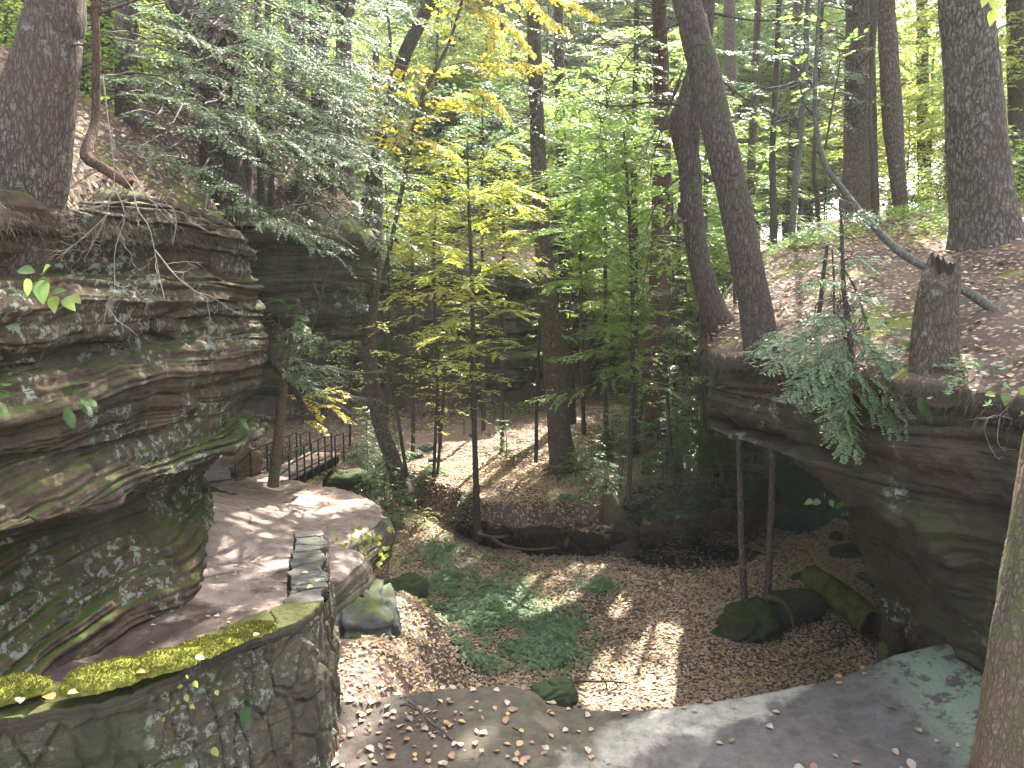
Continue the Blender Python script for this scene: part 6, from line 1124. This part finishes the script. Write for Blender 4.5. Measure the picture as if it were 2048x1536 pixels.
for lab, pl, z, r in [("long bent stick lying across the leaves on the slab", [(820, 1408), (870, 1450), (920, 1490), (975, 1540)], -4.82, .02), ("short forked stick on the slab's left lip", [(805, 1410), (850, 1425), (868, 1442)], -4.82, .018), ("thin twig beside the long stick on the slab", [(955, 1490), (958, 1515), (968, 1530)], -4.82, .012), ("dark branch lying at the edge of the litter just beyond the slab", [(1105, 1372), (1170, 1362), (1255, 1366)], -6.9, .035), ("thin pale stick in the litter in front of the black hollow", [(1325, 1145), (1345, 1170), (1372, 1195)], -6.95, .02), ("bent branch reaching out of the black hollow", [(1320, 1098), (1345, 1105), (1362, 1128)], -6.85, .03), ("thin stick among the herbs", [(1010, 1345), (1040, 1325)], -6.92, .016)]:
    s = Soup(); P = np.array([PZ(a, b, z) for a, b in pl]); twigs(s, resample(P, 8) + rd.normal(0, .012, (8, 3)), r, 1, 3, .25); solo("stick", s, BK['twig'], lab, "stick")
# surface roots
s = Soup()
for pl in ([(1120, 945), (1060, 960), (1010, 990), (985, 1005)], [(1030, 975), (1020, 990), (1005, 1000)]): tube(s, np.array([PZ(a, b, -6.0) for a, b in pl]) * 1, np.linspace(.06, .02, len(pl)), 8, n=20)
solo("tree_root", s, BK['mossy'], "exposed root running down the mound from the tall central hemlock", "root")
s = Soup()
for pl in ([(958, 1062), (1000, 1068), (1050, 1050), (1110, 1040), (1180, 1050)], [(985, 1070), (1010, 1085), (1060, 1092), (1110, 1088)], [(1130, 1085), (1140, 1050), (1170, 1020)], [(960, 1060), (990, 1035), (1020, 1030), (1030, 1050)]):
    P = np.array([PZ(a, b, -6.55) for a, b in pl]); P[:, 1] -= .25; tube(s, P, np.linspace(.05, .018, len(pl)), 8, n=26, bark=.004)
solo("tree_root", s, BK['mossy'], "tangle of looping roots along the foot of the mound right of the yellow sapling", "root")
s = Soup()
for pl in ([(1740, 1170), (1780, 1178), (1800, 1200), (1830, 1215)], [(1770, 1165), (1810, 1160)], [(1780, 1245), (1810, 1235), (1850, 1240)], [(1775, 1270), (1820, 1262)]): tube(s, np.array([PZ(a, b, -6.92) for a, b in pl]), np.linspace(.05, .025, len(pl)), 8, n=20)
solo("tree_root", s, BK['twig'], "bare roots snaking from under the overhang beside the log", "root")
s = Soup(); c = PZ(840, 1232, -6.9); P = c + rl.normal(0, 1, (600, 3)) * [.3, .16, .09]; kites(s, P, nrm(rl.normal(0, 1, (600, 3)) + [1, .2, 0]), nrm(rl.normal(0, 1, (600, 3))), rl.uniform(.08, .22, 600), np.full(600, .005)); boulder(s, c - [0, 0, .05], (.5, .2, .14), 5, .3, .3, 20); solo("root_hollow", s, M['rot'], "black tangle of rotted roots in the hollow beside the herbs", "roots")

# ------------------------------------------------------------------ single fallen leaves on the slab and wall
def leaf_proto(seed, L=.085, W=.028):
    r2 = np.random.default_rng(seed); t = np.linspace(0, 1, 9); w = W * np.sin(pi * t ** .85) ** .8; s = Soup(); cz = .02 * np.sin(pi * t) * r2.uniform(.2, 1); bend = .012 * (t - .5) * r2.normal()
    s.grid(np.stack([xyz(L * (t - .5), w + bend, cz + .010 * r2.uniform(0, 1.2)), xyz(L * (t - .5), bend, cz), xyz(L * (t - .5), -w + bend, cz + .010 * r2.uniform(-.2, 1))], 1)); return s
GL = "fallen leaves lying on the big slab"; LL = "curled pale brown fallen leaf on the grey slab"
lp = [leaf_proto(i, .07 + .008 * i, .026 + .002 * i) for i in range(5)]; lm = [mesh("fallen_leaf", q, [LF['litterpale']]) for q in lp]
lmats = []
for i, cs in enumerate([[(.36, .24, .15)], [(.44, .34, .24)], [(.42, .27, .1)], [(.26, .155, .095)], [(.36, .27, .2)]]): lmats.append(m_leaf("fallen leaf tone", cs * 2, .1, .55, .35, tsat=1)); lm[i].materials[0] = lmats[-1]
k = 0
while k < 170:
    i, j = int(rl.integers(3, 296)), int(rl.integers(2, 62)); p = top[i, j]
    if p[0] > 1.0 and rl.random() < .72: continue
    if not -2.2 < p[0] < 5: continue
    o = bpy.data.objects.new("fallen_leaf", lm[k % 5]); COL.objects.link(o); o.location = p + [0, 0, .012]; o.rotation_euler = (rl.normal(0, .15), rl.normal(0, .15), rl.uniform(0, 6.28)); f = rl.uniform(.75, 1.35); o.scale = (f, f, f); tag(o, LL, "leaf", GL); k += 1
for a, b, z, lab, m_, rz, f in [(97, 1398, -3.15, "bright orange fallen leaf on the mossy wall top", 'orange', 2.5, 1.4), (282, 1346, -3.12, "small orange leaf between the moss cushions on the wall", 'orange', .4, .9), (40, 1402, -3.16, "tan curled leaf at the left end of the wall top", 'litterpale', 2.2, 1.1), (148, 1387, -3.14, "dark brown leaf on the wall moss right of the orange one", 'litter', .6, 1), (365, 1303, -3.12, "dull brown leaf on the wall's dark moss", 'litter', 1, 1), (390, 1304, -3.12, "pale upright leaf tilted on the wall's dark moss", 'litterpale', 2, 1), (400, 1317, -3.12, "tan leaf lying nearest the wall's outer edge", 'litterpale', .2, 1), (513, 1270, -3.12, "cream leaf near the wall's bend", 'litterpale', 1.2, .9), (610, 1145, -3.3, "ochre leaf on the grey coping of the far wall run", 'litterpale', .3, .9), (620, 1175, -3.28, "brown leaf on the grey coping nearer the bend", 'litter', .8, .9)]:
    me = mesh("fallen_leaf", leaf_proto(int(a), .085, .03), LF[m_]); o = bpy.data.objects.new("fallen_leaf", me); COL.objects.link(o); o.location = PZ(a, b, z); o.rotation_euler = (.1, .1, rz); o.scale = (f, f, f); tag(o, lab, "leaf")
# ------------------------------------------------------------------ light, sky, render
from mathutils import Vector
ld = bpy.data.lights.new("sun", 'SUN'); ld.energy = 3.6; ld.angle = R(.55); ld.color = (1, .94, .84)
lo = bpy.data.objects.new("sun", ld); COL.objects.link(lo); lo.rotation_euler = Vector(sdir).to_track_quat('Z', 'Y').to_euler(); lo.location = (20, 20, 40)
w = bpy.data.worlds.new("World"); sc.world = w; w.use_nodes = True; nt = w.node_tree; bg = nt.nodes["Background"]
sk = nt.nodes.new("ShaderNodeTexSky"); sk.sky_type = 'NISHITA'; sk.sun_disc = False; sk.sun_elevation = SUN_EL; sk.sun_rotation = SUN_AZ; sk.air_density = .7; sk.dust_density = 4.0; sk.ozone_density = .6
hs = nt.nodes.new('ShaderNodeHueSaturation'); hs.inputs['Saturation'].default_value = .5; nt.links.new(sk.outputs[0], hs.inputs['Color']); nt.links.new(hs.outputs[0], bg.inputs[0]); bg.inputs[1].default_value = .15
hz = NT("forest haze"); hv = hz.n("VolumePrincipled"); hv.inputs["Color"].default_value = (.97, .98, .95, 1); hv.inputs["Density"].default_value = .0005; hv.inputs["Anisotropy"].default_value = .35; hz.l(hv.outputs[0], hz.out.inputs["Volume"])
s = Soup(); box(s, (10, 61, 20), (172, 148, 60)); struct("haze", s, hz.m, 'stuff', smooth=False)
sc.view_settings.view_transform = 'Standard'; sc.view_settings.look = 'None'; sc.view_settings.gamma = 1; sc.view_settings.exposure = 3.1
sc.render.engine = 'CYCLES'; cy = sc.cycles
cy.volume_bounces = 0; cy.max_bounces = 7; cy.diffuse_bounces = 4; cy.glossy_bounces = 2; cy.transmission_bounces = 4; cy.transparent_max_bounces = 4; cy.sample_clamp_indirect = 6
try:
    cy.use_denoising = True; cy.denoiser = 'OPENIMAGEDENOISE'
except Exception: pass
